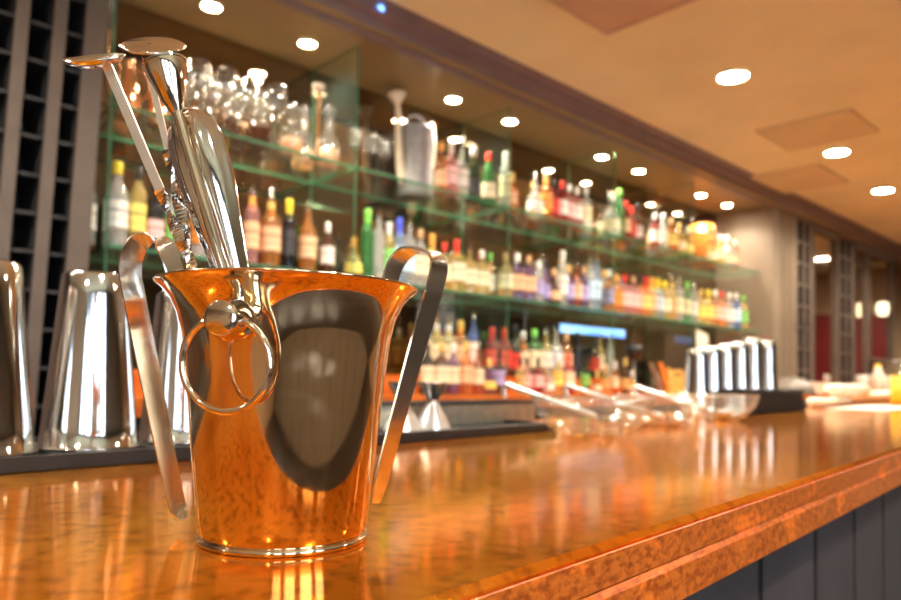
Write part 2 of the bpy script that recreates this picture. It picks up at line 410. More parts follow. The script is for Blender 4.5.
def upright_mb(x0, x1, y0, y1, z0, z1):
    vs = [(x, y, z) for z in (z0, z1) for y in (y0, y1) for x in (x0, x1)]
    m_ = MB(); m_.add(vs, [(0, 1, 5, 4), (3, 2, 6, 7)], 0); m_.add(vs, [(0, 2, 3, 1), (4, 5, 7, 6), (1, 3, 7, 5), (2, 0, 4, 6)], 1); return m_
fins = [RYB+.03, 1.655, 2.56, 3.45, 4.35]
for i, y in enumerate(fins):
    tag(obj('glass_upright', upright_mb(MIRX+.008, SHX-.01, y-.004, y+.004, BZ+.11 if i < 4 else BZ+.03, SOFZ-.004), [M['shelf'], M['shelf_edge']]),
        '%s vertical glass upright from the left, holding the bottle shelves' % ordl(i), 'shelf support', 'glass uprights between the shelves')
fb = fins+[PY-.012]
for zi, (z, nm) in enumerate(((SH1, 'middle'), (SH2, 'upper'))):
    for i in range(len(fb)-1):
        tag(obj('glass_shelf', MB().box(MIRX+.006, SHX, fb[i]+.008, fb[i+1]-.008, z-.012, z, 0, 1), [M['shelf'], M['shelf_edge']]),
            '%s bay from the left of the %s green-edged glass shelf' % (ordl(i), nm), 'shelf', 'green-edged glass shelves')

# ------------------------------------------------------------------ wine cubby racks (left, far right)
def rack(name, label, Ya, Yb, cols, rows, z0, z1, x, lean=0, depth=.28, st=.028, sh_t=.004):
    t = thing(name, label, 'rack', (x, Ya, 0)); h = z1-z0; W = Yb-Ya
    def sh(mb):
        mb.v = [(a, b+(c-BZ-.2)*lean, c) for a, b, c in mb.v]; return mb
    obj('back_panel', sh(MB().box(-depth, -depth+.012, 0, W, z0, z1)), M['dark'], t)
    for k in range(cols+1):
        y = W*k/cols; wd = st*(1.7 if k == cols else 1)
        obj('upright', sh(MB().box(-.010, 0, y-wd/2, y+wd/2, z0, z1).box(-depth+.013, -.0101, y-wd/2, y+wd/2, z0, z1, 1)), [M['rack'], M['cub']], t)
    for c in range(cols):
        for r in range(1, rows):
            z = z0+h*r/rows; ya = W*c/cols+st/2+.001; yb = W*(c+1)/cols-st*(.86 if c == cols-1 else .5)-.001
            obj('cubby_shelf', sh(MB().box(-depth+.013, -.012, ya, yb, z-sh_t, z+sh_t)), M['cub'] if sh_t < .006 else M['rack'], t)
    return t
rack('wine_cubby_rack', 'tall grey wine cubby rack with dark cells at the left edge', y_at(-40, -2.24, BZ+.55), y_at(77, -2.24, BZ+.55), 3, 22, .1, SOFZ-.02, -2.24, 0.035, .26, .034)

# cabinets at the far right
RX = -2.2
def ym(px): return y_at(px, RX, BZ+.4)
struct('trim_4', MB().box(-2.66, RX, 5.722, ym(796), 0, SOFZ-.001), M['pillar'], 'grey cabinet stile left of the far rack')
rack('wine_cubby_rack', 'far grey cubby rack just right of the fluted pillar', ym(796)+.03, ym(813)-.03, 2, 8, BZ+.03, SOFZ-.02, RX, 0, .25, .036, .009)
rack('wine_cubby_rack', 'farther grey cubby rack right of the maroon reflecting panel', ym(839)+.03, ym(854)-.03, 2, 8, BZ+.03, SOFZ-.02, RX, 0, .25, .036, .009)
def mpanel(a, b, label, z0=BZ+.02, m='mirror2'):
    t = thing('mirror_panel', label, 'mirror', (RX, ym(a), 0))
    W = ym(b)-ym(a)
    obj('glass', MB().box(-.06, -.03, .013, W-.013, z0+.03, SOFZ-.06), M[m], t)
    f = MB().box(-.06, 0, 0, .012, z0, SOFZ-.021); f.box(-.06, 0, W-.012, W, z0, SOFZ-.021); f.box(-.06, 0, .013, W-.013, SOFZ-.059, SOFZ-.021); f.box(-.06, 0, .013, W-.013, z0, z0+.029)
    obj('frame', f, M['rack'], t); return t
mpanel(814.5, 838.5, 'tall mirror panel between the two far cubby racks, reflecting a ceiling lamp')
mpanel(856, 869, 'narrow olive mirror panel right of the farther cubby rack')
gp = mpanel(871, 894, 'wide glazed cabinet panel with warm sconce at far right end', BZ+.33)
# sconce on the far panel
sp = y_at(875, RX, BZ+.7)
sc = thing('wall_sconce', 'small glowing warm wall sconce on the far right glazed panel', 'lamp', (RX+.012, sp, BZ+.82))
obj('back_plate', MB().box(-.011, 0, -.03, .03, -.05, .05), M['steel_dull'], sc)
obj('glass_shade', MB().lathe([(.0001, -.07), (.04, -.06), (.052, 0), (.045, .06), (.0001, .07)], 16, (.056, 0, 0)), M['sconce'], sc)
for i, (px, h) in enumerate(((799, .13), (807, .10), (799, .36), (808, .35))):
    pass

# ------------------------------------------------------------------ the bar
bt = thing('bar_counter', 'long glossy orange copper bar top with worn edge on dark panelled base', 'bar', B(0, 0, -BZ), BROT)
XF, XB = -.199, -.92
top = MB().prism([(XF-.004, BZ), (XF-.0, BZ-.003), (XF+.002, BZ-.0215), (XB, BZ-.0215), (XB, BZ)], 'y', -1.6, 7.2)
tp = obj('bar_top', top, M['bar'], bt)
e = MB().prism([(XF+.004, BZ-.0225), (XF+.007, BZ-.026), (XF+.009, BZ-.046), (XF+.004, BZ-.050), (XF-.08, BZ-.050), (XF-.08, BZ-.0225)], 'y', -1.6, 7.2)
obj('lower_edge_trim', e, M['bar_edge'], bt)
obj('edge_face', MB().box(XF+.0025, XF+.0045, -1.6, 7.2, BZ-.0215, BZ-.004), M['bar_edge'], bt)
obj('bar_body', MB().box(XB+.05, XF-.085, -1.55, 7.15, .0, BZ-.022), M['dark'], bt)
y = -1.5
k = 0
while y < 7.0:
    obj('cladding_board', MB().box(XF-.084, XF-.06, y, y+.195, .02, BZ-.0505), M['barfront'], bt); y += .21; k += 1

# rubber mat along the back
matm = MB().box(-.10, .10, -.75, .62, .001, .006); matm.box(.088, .10, -.75, .62, .006, .014); matm.box(-.10, -.088, -.75, .62, .006, .014); matm.box(-.088, .088, .608, .62, .006, .014)
for k in range(66): yy = -.74+k*.0203; matm.box(-.087, .087, yy, yy+.009, .006, .009)
o = obj('bar_mat', matm, M['black']); o.location = B(-.80, .47); o.rotation_euler.z = BROT
tag(o, 'long black ribbed rubber bar mat under the shaker tins and jiggers', 'bar mat')
MATZ = .0092
# steel rail tray
rt = thing('drip_tray', 'low dull steel drip tray with black rims behind the jiggers', 'tray', B(-.845, .93), BROT)
r_ = MB(); r_.box(-.036, .036, -.28, .25, MATZ, MATZ+.006); r_.box(.030, .036, -.28, .25, MATZ+.006, .044); r_.box(-.036, -.030, -.28, .25, MATZ+.006, .044)
r_.box(-.03, .03, -.28, -.274, MATZ+.006, .044); r_.box(-.03, .03, .244, .25, MATZ+.006, .044)
obj('tray_body', r_, M['steel_dull'], rt)
rr = MB(); rr.box(.027, .040, -.284, .254, .0445, .049); rr.box(-.040, -.027, -.284, .254, .0445, .049); rr.box(-.027, .027, -.284, -.271, .0445, .049); rr.box(-.027, .027, .241, .254, .0445, .049)
obj('rubber_rim', rr, M['black'], rt)
rb = MB()
for k in range(4): rb.tube([(.0365, -.2+k*.14, .03), (.0365, -.2+k*.14+.004, .03)], .004, 6)
gl = MB()
for k in range(24): gl.box(-.028, .028, -.265+k*.0215, -.258+k*.0215, .036, .041)
obj('grille', gl, M['steel'], rt)

# ------------------------------------------------------------------ shaker tins
def tin_mb(h, rb, rt_):
    p = [(rb*.97, .0), (rb+.0012, .0008), (rb+.0016, .003), (rb, .0055)]
    n = 9
    for k in range(1, n+1): f = k/n; p.append((rb+(rt_-rb)*f, .0055+(h-.0105)*f))
    p += [(rt_-.001, h-.003), (rt_-.004, h-.0005), (rt_-.008, h-.001), (rt_-.011, h-.004), (.0001, h-.0045)]
    return p
def tin(loc, h, rb, rt_, label, group, rz=0):
    t = thing('shaker_tin', label, 'cocktail shaker', loc, rz, group)
    obj('body', MB().lathe(tin_mb(h, rb, rt_), 64), M['tin'], t)
    obj('rolled_rim', MB().lathe([(rb+.001, .0), (rb+.0028, .0012), (rb+.0028, .0035), (rb+.001, .0045)], 64, closed=True), M['steel'], t)
    return t
tin(B(-.795, .222, MATZ), .186, .050, .033, 'leftmost upturned steel shaker tin, cut off by the left edge', 'shaker tins on the mat')
tin(B(-.795, .327, MATZ), .186, .0475, .032, 'upturned steel shaker tin standing whole between the left edge and bucket', 'shaker tins on the mat')
tin(B(-.805, .435, MATZ), .176, .045, .031, 'upturned steel shaker tin half hidden behind the left tongs and bucket', 'shaker tins on the mat')
far = [(697, .160), (711, .172), (725, .182), (739, .196), (752, .216), (767, .214)]
fl = ['shortest far shaker tin, leftmost of the row behind the glass bowls', 'second far shaker tin from the left behind the glass bowls', 'third far shaker tin from the left, behind the glass bowls',
      'fourth far shaker tin from the left, beside the tallest pair', 'tall far shaker tin left of the rightmost one', 'rightmost far shaker tin behind the black folded cloths']
for (px, h), nm in zip(far, fl):
    h += .03
    lo, hi = .5, 4
    for _ in range(40):
        m_ = (lo+hi)/2
        if project(B(-.850, m_, 0))[0] < px: lo = m_
        else: hi = m_
    t = tin(B(-.850, lo, 0), h, .042, .029, nm, 'far row of shaker tins')
    t.rotation_euler = (0, 0, 0)

# jiggers
def jigger(loc, label):
    t = thing('jigger', label, 'jigger', loc, 0, 'jiggers on the mat')
    obj('lower_cup', MB().lathe([(.0285, 0), (.0300, .0008), (.0285, .004), (.021, .020), (.0125, .034), (.0082, .0425), (.0078, .044)], 40), M['bright'], t)
    obj('upper_cup', MB().lathe([(.0078, .0442), (.0095, .047), (.0155, .058), (.0225, .0715), (.0240, .0735), (.0232, .0740), (.021, .0715), (.014, .059), (.0001, .050)], 40), M['steel'], t)
    obj('waist_ring', MB().lathe([(.0078, .0415), (.0096, .0425), (.0096, .0455), (.0078, .0465)], 30, closed=True), M['nickel'], t)
def byp(px, X):
    lo, hi = .1, 6
    for _ in range(40):
        m_ = (lo+hi)/2
        if project(B(X, m_, 0))[0] < px: lo = m_
        else: hi = m_
    return lo
jigger(B(-.762, byp(432, -.762), MATZ), 'whole steel double jigger on the black mat right of the tongs')
jigger(B(-.762, byp(402, -.762), MATZ), 'steel double jigger half hidden behind the right tongs')

# ------------------------------------------------------------------ copper ice bucket
bc = B(-.337, .2406); SC = 1787.0
tocam = (Vector((0, 0, 0))-Vector((bc.x, bc.y, 0))).normalized()
ca = math.atan2(tocam.y, tocam.x); bc = bc+R0*.0045
bk = thing('ice_bucket', 'polished copper ice bucket with flared lip and ring handle in the foreground', 'ice bucket', bc, ca)
# local frame: +x towards the camera, +y to the right side of the photo
prof = [(.0001, .0), (.043, .0), (.0465, .0008), (.0482, .003), (.0495, .012), (.0520, .035), (.0543, .0545), (.0566, .078), (.0592, .104), (.0612, .118), (.0640, .129), (.0680, .1375), (.0725, .1430), (.0757, .1455),
        (.0767, .1462), (.0770, .1471), (.0760, .1475), (.0738, .1462), (.0690, .1420), (.0640, .1350), (.0605, .125), (.0575, .104), (.053, .055), (.047, .006), (.0001, .005)]
prof = [(a_*.93, b_*.947) for a_, b_ in prof]
obj('body', MB().lathe(prof, 128), M['copper'], bk)
obj('base_rim', MB().lathe([(.0437, .0), (.0458, .0003), (.0465, .0018), (.0459, .0034), (.0444, .0034)], 96, closed=True), M['nickel'], bk)
# rim seen from the camera at px offset; handle fitting on the side, repeated opposite
for sgn, nm in ((-1, 'near'), (1, 'far')):
    ang = math.radians(-24) if sgn == -1 else math.radians(156)
    dr = Vector((math.cos(ang), math.sin(ang), 0)); tg = Vector((-dr.y, dr.x, 0)); zz = Vector((0, 0, 1))
    Mx = Matrix.Translation(dr*.0562+zz*.1155) @ Matrix((( dr.x, tg.x, 0, 0), (dr.y, tg.y, 0, 0), (0, 0, 1, 0), (0, 0, 0, 1)))
    lug = MB(); 
    # boss barrel (axis outward) with flat end, neck strap up to lip
    rotY = Matrix.Rotation(math.radians(90), 4, 'Y')
    b_ = MB().lathe([(.0001, .0225), (.0056, .0225), (.0062, .0218), (.0066, .020), (.0074, .017), (.0084, .012), (.0080, .007), (.0060, .003), (.0066, .0005), (.0066, -.003)], 32)
    b_.v = [(x*1.3, y_*1.3, z_) for x, y_, z_ in b_.v]
    b_.xf(rotY)
    lug.add(b_.v, b_.f, 0, True)
    lug.tube([(.0035, 0, .004), (.0040, 0, .010), (.0048, 0, .016), (.0085, 0, .0215)], [.0040, .0032, .0036, .0052], 14, sy=1.25)
    lug.xf(Mx)
    lg = obj('handle_lug', lug, M['nickel'], bk)
    ring = []
    for k in range(72):
        a = 2*PI*k/72; ring.append(Vector((.0135+.0035*(1+math.cos(a))*.5, .0220*math.sin(a), -.0210+.0220*math.cos(a))))
    rg = MB().tube([Mx @ p for p in ring], .00165, 14, closed=True)
    obj('ring_handle', rg, M['nickel'], bk)

# local helper: a point in the bucket frame given photo pixel and forward offset from the bucket axis
inv = (Matrix.Translation(bc) @ Matrix.Rotation(ca, 4, 'Z')).inverted()
Zc = (Vector(bc)+Vector((0, 0, .09))-EYE).dot(Fw)
def bp(px, py, fwd=0.0):      # world point at the bucket's distance minus fwd (towards the viewer)
    return cam_pt(px, py, Zc-fwd)
def smooth(pts, n=8):
    P = [Vector(p) for p in pts]; P = [P[0]*2-P[1]]+P+[P[-1]*2-P[-2]]; out = []
    for i in range(1, len(P)-2):
        for k in range(n):
            t = k/n; a, b, c, d_ = P[i-1], P[i], P[i+1], P[i+2]
            out.append(.5*((2*b)+(c-a)*t+(2*a-5*b+4*c-d_)*t*t+(3*b-a-3*c+d_)*t**3))
    out.append(P[-2]); return out
def rel(pts, base): return [p-base for p in pts]

# tongs: sprung U of flat steel strip clipped over the bucket rim
def tongs(outer, inner, label, wd=.0125):
    base = outer[0].copy()
    t = thing('ice_tongs', label, 'tongs', base, 0, 'ice tongs clipped on the bucket')
    path = smooth(rel(outer, base)+rel(inner, base), 8)
    n = len(path); ws_ = []
    for i in range(n):
        f = i/(n-1); ends = min(f, 1-f)
        ws_.append(wd*(.75+.35*min(1, ends*3.2)) if ends > .05 else wd*(.45+.3*ends/.05))
    # strip width runs mostly in depth
    sd = (Fh*.82+R0*.57)
    obj('strip', MB().ribbon(path, sd, ws_, .0013), M['tongsteel'], t)
    return t
tongs([bp(183, 519, -.012), bp(176, 500, -.012), bp(163, 440, -.010), bp(149, 370, -.010), bp(135, 300, -.010), bp(130, 268, -.010), bp(136, 247, -.010)],
      [bp(148, 239, -.012), bp(162, 242, -.014), bp(172, 262, -.016), bp(182, 300, -.018), bp(206, 420, -.02)],
      'steel ice tongs clipped over the left side of the copper bucket')
tongs([bp(376, 503, .002), bp(384, 470, .002), bp(400, 410, .002), bp(418, 345, .002), bp(434, 290, .002), bp(439, 266, .002), bp(434, 254, .002)],
      [bp(420, 250, .0), bp(405, 253, -.002), bp(394, 268, -.003), bp(386, 300, -.004), bp(366, 400, -.006)],
      'steel ice tongs clipped over the right side of the copper bucket', .014)

# scoop handle: broad hollow silver paddle
def paddle():
    a = bp(186, 108, -.006); b = bp(233, 265, -.006); c = bp(262, 380, -.004)
    t = thing('ice_scoop', 'broad rounded silver scoop handle leaning left inside the copper bucket', 'scoop', c)
    ax = (c-a).normalized(); sd = (R0-ax*R0.dot(ax)).normalized(); nn = ax.cross(sd)
    L = (c-a).length; m_ = MB(); vs = []; fs = []
    st = [(0, .001), (.004, .0085), (.010, .0128), (.02, .0155), (.035, .0160), (.05, .0150), (.07, .0128), (.1, .0095), (.13, .0085), (L/.155*.155, .0078)]
    K = 40
    for s_, w_ in st:
        for k in range(K):
            an = 2*PI*k/K; rid = 1+.05*math.cos(an*6)
            vs.append(a-c+ax*s_+sd*(math.cos(an)*w_*rid)+nn*(math.sin(an)*(w_*.55+.001)*rid))
    for i in range(len(st)-1):
        for k in range(K): fs.append((i*K+k, i*K+(k+1) % K, (i+1)*K+(k+1) % K, (i+1)*K+k))
    m_.add(vs, fs, 0, True); m_.add(vs, [tuple(range(K))[::-1], tuple(range((len(st)-1)*K, len(st)*K))])
    obj('handle', m_, M['steel'], t)
    s2 = MB().tube([p-c for p in (c-ax*.02, c, c+ax*.018)], [.0095, .0095, .004], 16)
    obj('ferrule', s2, M['nickel'], t)
paddle()
# cone-ended muddling spoon in front of it
def cone_tool():
    a = bp(167, 72, .010); b = bp(174, 102, .010); c = bp(241, 330, .012)
    t = thing('bar_muddler', 'slim copper-toned bar tool with flared cup end standing in the bucket', 'bar tool', c)
    ax = (c-a).normalized()
    cup = MB(); pts = [a-c-ax*.004, a-c, b-c, b-c+ax*.006]
    cup.tube(pts, [.0112, .0110, .0058, .0030], 32)
    obj('cup_end', cup, M['nickel'], t)
    obj('cup_rim', MB().tube([a-c-ax*.0052, a-c-ax*.0042], .0118, 32), M['steel'], t)
    obj('shaft', MB().tube([b-c+ax*.005, b-c+(c-b)*.5, Vector((0, 0, 0))], [.0030, .0030, .0030], 16), M['nickel'], t)
cone_tool()
def twisted(a, m_, b, w_, label, name, head):
    t = thing(name, label, 'bar spoon', b, 0, 'bar spoons in the bucket')
    sd = R0*.9+Vector((0, 0, .4))
    obj('flat_shaft', MB().ribbon([a-b, (a+m_)/2-b, m_-b], sd, w_, .0016), M['satin'], t)
    n = 48; ax = (b-m_); P = []; S = []
    u = (sd-ax.normalized()*sd.dot(ax.normalized())).normalized(); v = ax.normalized().cross(u)
    for k in range(n+1):
        f = k/n; an = f*PI*2.6; P.append(m_-b+ax*f); S.append(u*math.cos(an)+v*math.sin(an))
    obj('twisted_shaft', MB().ribbon(P, S, .0062, .0024), M['steel'], t)
    head(t, b); return t
def disc_head(t, b):
    c = bp(153, 46, -.004)-b; v_ = ray(153, 46).normalized(); up = Up-Rt*.16; up = (up-v_*(up.dot(v_)+.22)).normalized()
    u = Rt; u = (u-up*u.dot(up)).normalized(); w_ = up.cross(u)
    m_ = MB().lathe([(.0001, -.0012), (.016, -.0010), (.0182, .0), (.016, .0012), (.0001, .0016)], 40)
    Mx = Matrix(((u.x, w_.x, up.x, c.x), (u.y, w_.y, up.y, c.y), (u.z, w_.z, up.z, c.z), (0, 0, 0, 1)))
    obj('muddler_disc', m_.xf(Mx), M['nickel'], t)
    obj('collar', MB().tube([c, c+(bp(146, 60, -.004)-b-c)], [.003, .0026], 14), M['black'], t)
def bowl_head(t, b):
    c = bp(94, 60, .002)-b; v_ = ray(94, 60).normalized(); up = Up-Rt*.30; up = (up-v_*(up.dot(v_)+.10)).normalized(); u = (Rt-up*Rt.dot(up)).normalized(); w_ = up.cross(u)
    m_ = MB().lathe([(.0001, -.0045), (.008, -.0036), (.013, -.0012), (.0155, .0012), (.0150, .0016), (.012, -.0002), (.0001, -.0032)], 36, sx=1.15, sy=.75)
    Mx = Matrix(((u.x, w_.x, up.x, c.x), (u.y, w_.y, up.y, c.y), (u.z, w_.z, up.z, c.z), (0, 0, 0, 1)))
    obj('spoon_bowl', m_.xf(Mx), M['steel'], t)
twisted(bp(146, 58, -.004), bp(168, 150, -.006), bp(205, 330, -.01), .0036, 'bar spoon with flat round disc end, tallest in the copper bucket', 'bar_spoon', disc_head)
twisted(bp(104, 58, .002), bp(160, 190, -.002), bp(212, 318, -.008), .0052, 'bar spoon with edge-on spoon bowl leaning farthest left from the bucket', 'bar_spoon', bowl_head)

# ------------------------------------------------------------------ glass bowls and ladles on the bar
def bowl(loc, label, r=.098, h=.062):
    t = thing('glass_bowl', label, 'bowl', loc, 0, 'clear glass bowls on the bar')
    p = [(.0001, 0), (.045, 0), (.048, .002), (r*.72, .014), (r*.90, .032), (r*.97, .048), (r, h-.002), (r-.002, h), (r-.005, h-.002), (r*.92, .048), (r*.84, .033), (r*.66, .018), (.04, .008), (.0001, .007)]
    obj('bowl_body', MB().lathe(p, 56), M['bowlglass'], t)
    obj('rolled_lip', MB().lathe([(r-.005, h-.001), (r-.0025, h+.0015), (r+.001, h+.0005), (r+.0005, h-.003)], 56, closed=True), M['bowlglass'], t)
    return t
bs = [(592, -.595), (662, -.64), (716, -.665)]
bl = ['nearest clear glass bowl on the bar, holding the first ladle', 'middle clear glass bowl holding the second ladle', 'farthest clear glass bowl beside the black folded cloths']
bpos = []
for (px, X), nm in zip(bs, bl):
    yy = byp(px, X); bpos.append((X, yy)); bowl(B(X, yy), nm)
def ladle(pa, pb, Za, Zb, label):
    a = cam_pt(pa[0], pa[1], Za); b = cam_pt(pb[0], pb[1], Zb); t = thing('ladle', label, 'ladle', b, 0, 'steel ladles in the glass bowls')
    ax = (b-a).normalized()
    hk = smooth([a+Vector((-.012, 0, -.022))-b, a+Vector((-.016, 0, -.006))-b, a+Vector((-.008, 0, .002))-b, a+ax*.012-b, (a+b)/2-b, b-ax*.026-b], 6)
    obj('handle', MB().tube(hk, .0050, 12, sy=.65), M['bright'], t)
    obj('ladle_cup', MB().lathe([(.0001, -.013), (.012, -.011), (.020, -.003), (.0235, .008), (.0225, .0085), (.018, -.001), (.010, -.008), (.0001, -.010)], 32), M['tin'], t)
ladle((510, 386), (609, 421), 1.37, 1.24, 'long steel ladle hooked over the nearest glass bowl')
ladle((571, 387), (675, 420), 1.66, 1.52, 'steel ladle leaning in the middle glass bowl')
ladle((640, 388), (722, 413), 1.98, 1.78, 'steel ladle in the farthest glass bowl, partly hidden')

# black folded cloth stack, towels, paper, jar
ya = byp(748, -.71); yb = byp(806, -.71)
for k in range(5):
    m_ = MB(); off = random.uniform(-.006, .006); z0 = .001+k*.0145; L = (yb-ya)/2; n = 14; vs = []; fs = []
    for i in range(n+1):
        yy = -L+2*L*i/n; wob = .002*math.sin(i*1.7+k*2)
        for (xx, zz_) in ((-.035, 0), (-.039, .0065), (-.035, .013), (.035, .013), (.039, .0065), (.035, 0)):
            vs.append((xx+off, yy+off, zz_+(wob if zz_ > .01 and k == 4 else 0)))
    for i in range(n):
        for j in range(6): fs.append((i*6+j, i*6+(j+1) % 6, i*6+6+(j+1) % 6, i*6+6+j))
    fs += [tuple(range(6))[::-1], tuple(range(n*6, n*6+6))]
    m_.add(vs, fs)
    o = obj('folded_cloth', m_, M['blackcloth']); o.location = B(-.748, (ya+yb)/2, z0); o.rotation_euler.z = BROT+random.uniform(-.02, .02)
    tag(o, '%s black folded cloth in the stack on the bar by the far tins' % ['bottom', 'second from bottom', 'middle', 'second from top', 'topmost'][k], 'cloth', 'stack of black folded cloths')
def roll_towel(X, ya_, yb_, r, label, z=0.001, sx=1.6):
    n = 22; P = [Vector((0, (yb_-ya_)*(i/n-.5), r+.002*math.sin(i*2.1))) for i in range(n+1)]
    rad = [r*(.55 if i in (0, n) else .9+.1*math.sin(i*1.3)**2) for i in range(n+1)]
    m_ = MB().tube(P, rad, 16); m_.v = [(x*sx, y_, max(0, z_)) for x, y_, z_ in m_.v]
    o = obj('rolled_towel', m_, M['towel']); o.location = B(X, (ya_+yb_)/2, z); o.rotation_euler.z = BROT
    return tag(o, label, 'towel', 'white towels on the far bar')
roll_towel(-.80, byp(811, -.80), byp(846, -.80), .018, 'small white rolled towel at the left end of the towels')
roll_towel(-.88, byp(868, -.88)-.5, byp(868, -.88)+1.4, .030, 'long flat white rolled towel at the right end of the bar')
o = roll_towel(-.80, byp(834, -.80), byp(862, -.80), .030, 'humped white towel lying over the other towels', .036)
o2 = obj('paper_sheet', MB().box(-.10, .10, -.4, .4, .0005, .0022), M['paper']); o2.location = B(-.62, byp(878, -.62)); o2.rotation_euler.z = BROT
tag(o2, 'flat white paper sheet lying on the far bar in front of the towels', 'paper')
jr = thing('juice_jar', 'yellow filled glass jar at the right edge on the far bar', 'jar', B(-.64, byp(903, -.64)), 0)
obj('glass_body', MB().lathe([(.0001, 0), (.05, 0), (.055, .01), (.055, .16), (.04, .185), (.04, .2)], 28), M['glass'], jr)
obj('juice', MB().lathe([(.0001, .004), (.05, .006), (.052, .015), (.052, .14), (.0001, .141)], 28), M['yellow'], jr)
obj('lid', MB().lathe([(.043, .198), (.043, .215), (.0001, .218)], 28), M['trimgrey'], jr)

# ------------------------------------------------------------------ bottles
LQ = {'cl': ((.86, .88, .84), 'clear'), 'am': ((.80, .34, .06), 'amber'), 'br': ((.20, .07, .02), 'dark brown'), 'gr': ((.10, .42, .12), 'green'), 'rd': ((.55, .03, .02), 'red'),
      'pu': ((.30, .14, .34), 'purple'), 'bl': ((.20, .36, .85), 'blue'), 'ye': ((.88, .72, .25), 'pale gold'), 'bk': ((.02, .02, .03), 'black'), 'pk': ((.85, .45, .42), 'pink'),
      'dg': ((.05, .12, .05), 'dark green'), 'lb': ((.55, .72, .9), 'pale blue'), 'or': ((.95, .42, .08), 'orange'), 'ro': ((.62, .16, .04), 'russet')}
LB = {'wh': ((.90, .88, .82), 'white'), 'cr': ((.90, .80, .55), 'cream'), 'pe': ((.92, .55, .32), 'peach'), 'pk': ((.92, .60, .58), 'pink'), 'ye': ((.92, .76, .18), 'yellow'),
      'bk': ((.04, .04, .05), 'black'), 'rd': ((.75, .07, .04), 'red'), 'or': ((.95, .32, .05), 'orange'), 'lb': ((.55, .75, .95), 'pale blue'), 'gn': ((.25, .65, .15), 'green'),
      'vi': ((.45, .40, .75), 'violet'), 'go': ((.70, .50, .18), 'gold'), 'no': (None, None)}
CP = {'bk': ((.02, .02, .02), 'black'), 'wh': ((.88, .86, .8), 'white'), 'rd': ((.8, .05, .03), 'red'), 'ye': ((.95, .72, .05), 'yellow'), 'gn': ((.25, .7, .12), 'green'),
      'bl': ((.08, .12, .75), 'blue'), 'go': ((.75, .52, .15), 'gold'), 'si': ((.72, .72, .70), 'silver'), 'or': ((.95, .45, .08), 'orange'), 'wd': ((.62, .38, .18), 'cork')}
# profiles for unit height: (r/h, z/h) ; lab = (z0, z1) ; nk = neck radius and top of glass
TY = {
 'sp': dict(p=[(0, 0), (.120, 0), (.130, .012), (.131, .05), (.131, .56), (.125, .61), (.100, .67), (.062, .73), (.046, .78), (.043, .90)], lab=(.20, .55), nk=.043, w='round-shouldered'),
 'wn': dict(p=[(0, 0), (.108, 0), (.116, .012), (.117, .05), (.117, .56), (.112, .62), (.085, .69), (.052, .74), (.043, .78), (.041, .92)], lab=(.14, .46), nk=.041, w='slim'),
 'tl': dict(p=[(0, 0), (.088, 0), (.096, .012), (.097, .05), (.097, .66), (.090, .71), (.062, .76), (.040, .80), (.038, .92)], lab=(.20, .58), nk=.038, w='tall'),
 'sq': dict(p=[(0, 0), (.150, 0), (.160, .012), (.161, .05), (.161, .58), (.150, .65), (.100, .71), (.055, .75), (.048, .79), (.047, .89)], lab=(.20, .55), nk=.047, sqr=True, w='square'),
 'bb': dict(p=[(0, 0), (.150, 0), (.175, .02), (.200, .12), (.205, .24), (.185, .40), (.130, .54), (.075, .64), (.055, .72), (.052, .86)], lab=(.14, .38), nk=.052, w='squat round'),
 'cn': dict(p=[(0, 0), (.150, 0), (.160, .015), (.158, .06), (.135, .40), (.100, .62), (.060, .76), (.046, .84), (.045, .90)], lab=(.12, .42), nk=.045, w='tapered'),
}
def sq_lathe(prof, H, seg=32, a0=0, a1=2*PI, off=0):
    mb = MB(); full = abs(a1-a0-2*PI) < 1e-6; n = seg if full else seg+1; vs = []
    for r, z in prof:
        for i in range(n):
            a = a0+(a1-a0)*i/seg; k = 1/(abs(math.cos(a))**5+abs(math.sin(a))**5)**.2
            f = max(0, min(1, (r/H-.06)/.06)) if True else 1
            rr_ = r*(1+(k-1)*f); vs.append((rr_*math.cos(a)*(.92), rr_*math.sin(a)*.92, z))
    fs = []
    for j in range(len(prof)-1):
        for i in range(seg if full else n-1): i2 = (i+1) % n; fs.append((j*n+i, j*n+i2, (j+1)*n+i2, (j+1)*n+i))
    mb.add(vs, fs, 0, True); return mb
CACHE = {}
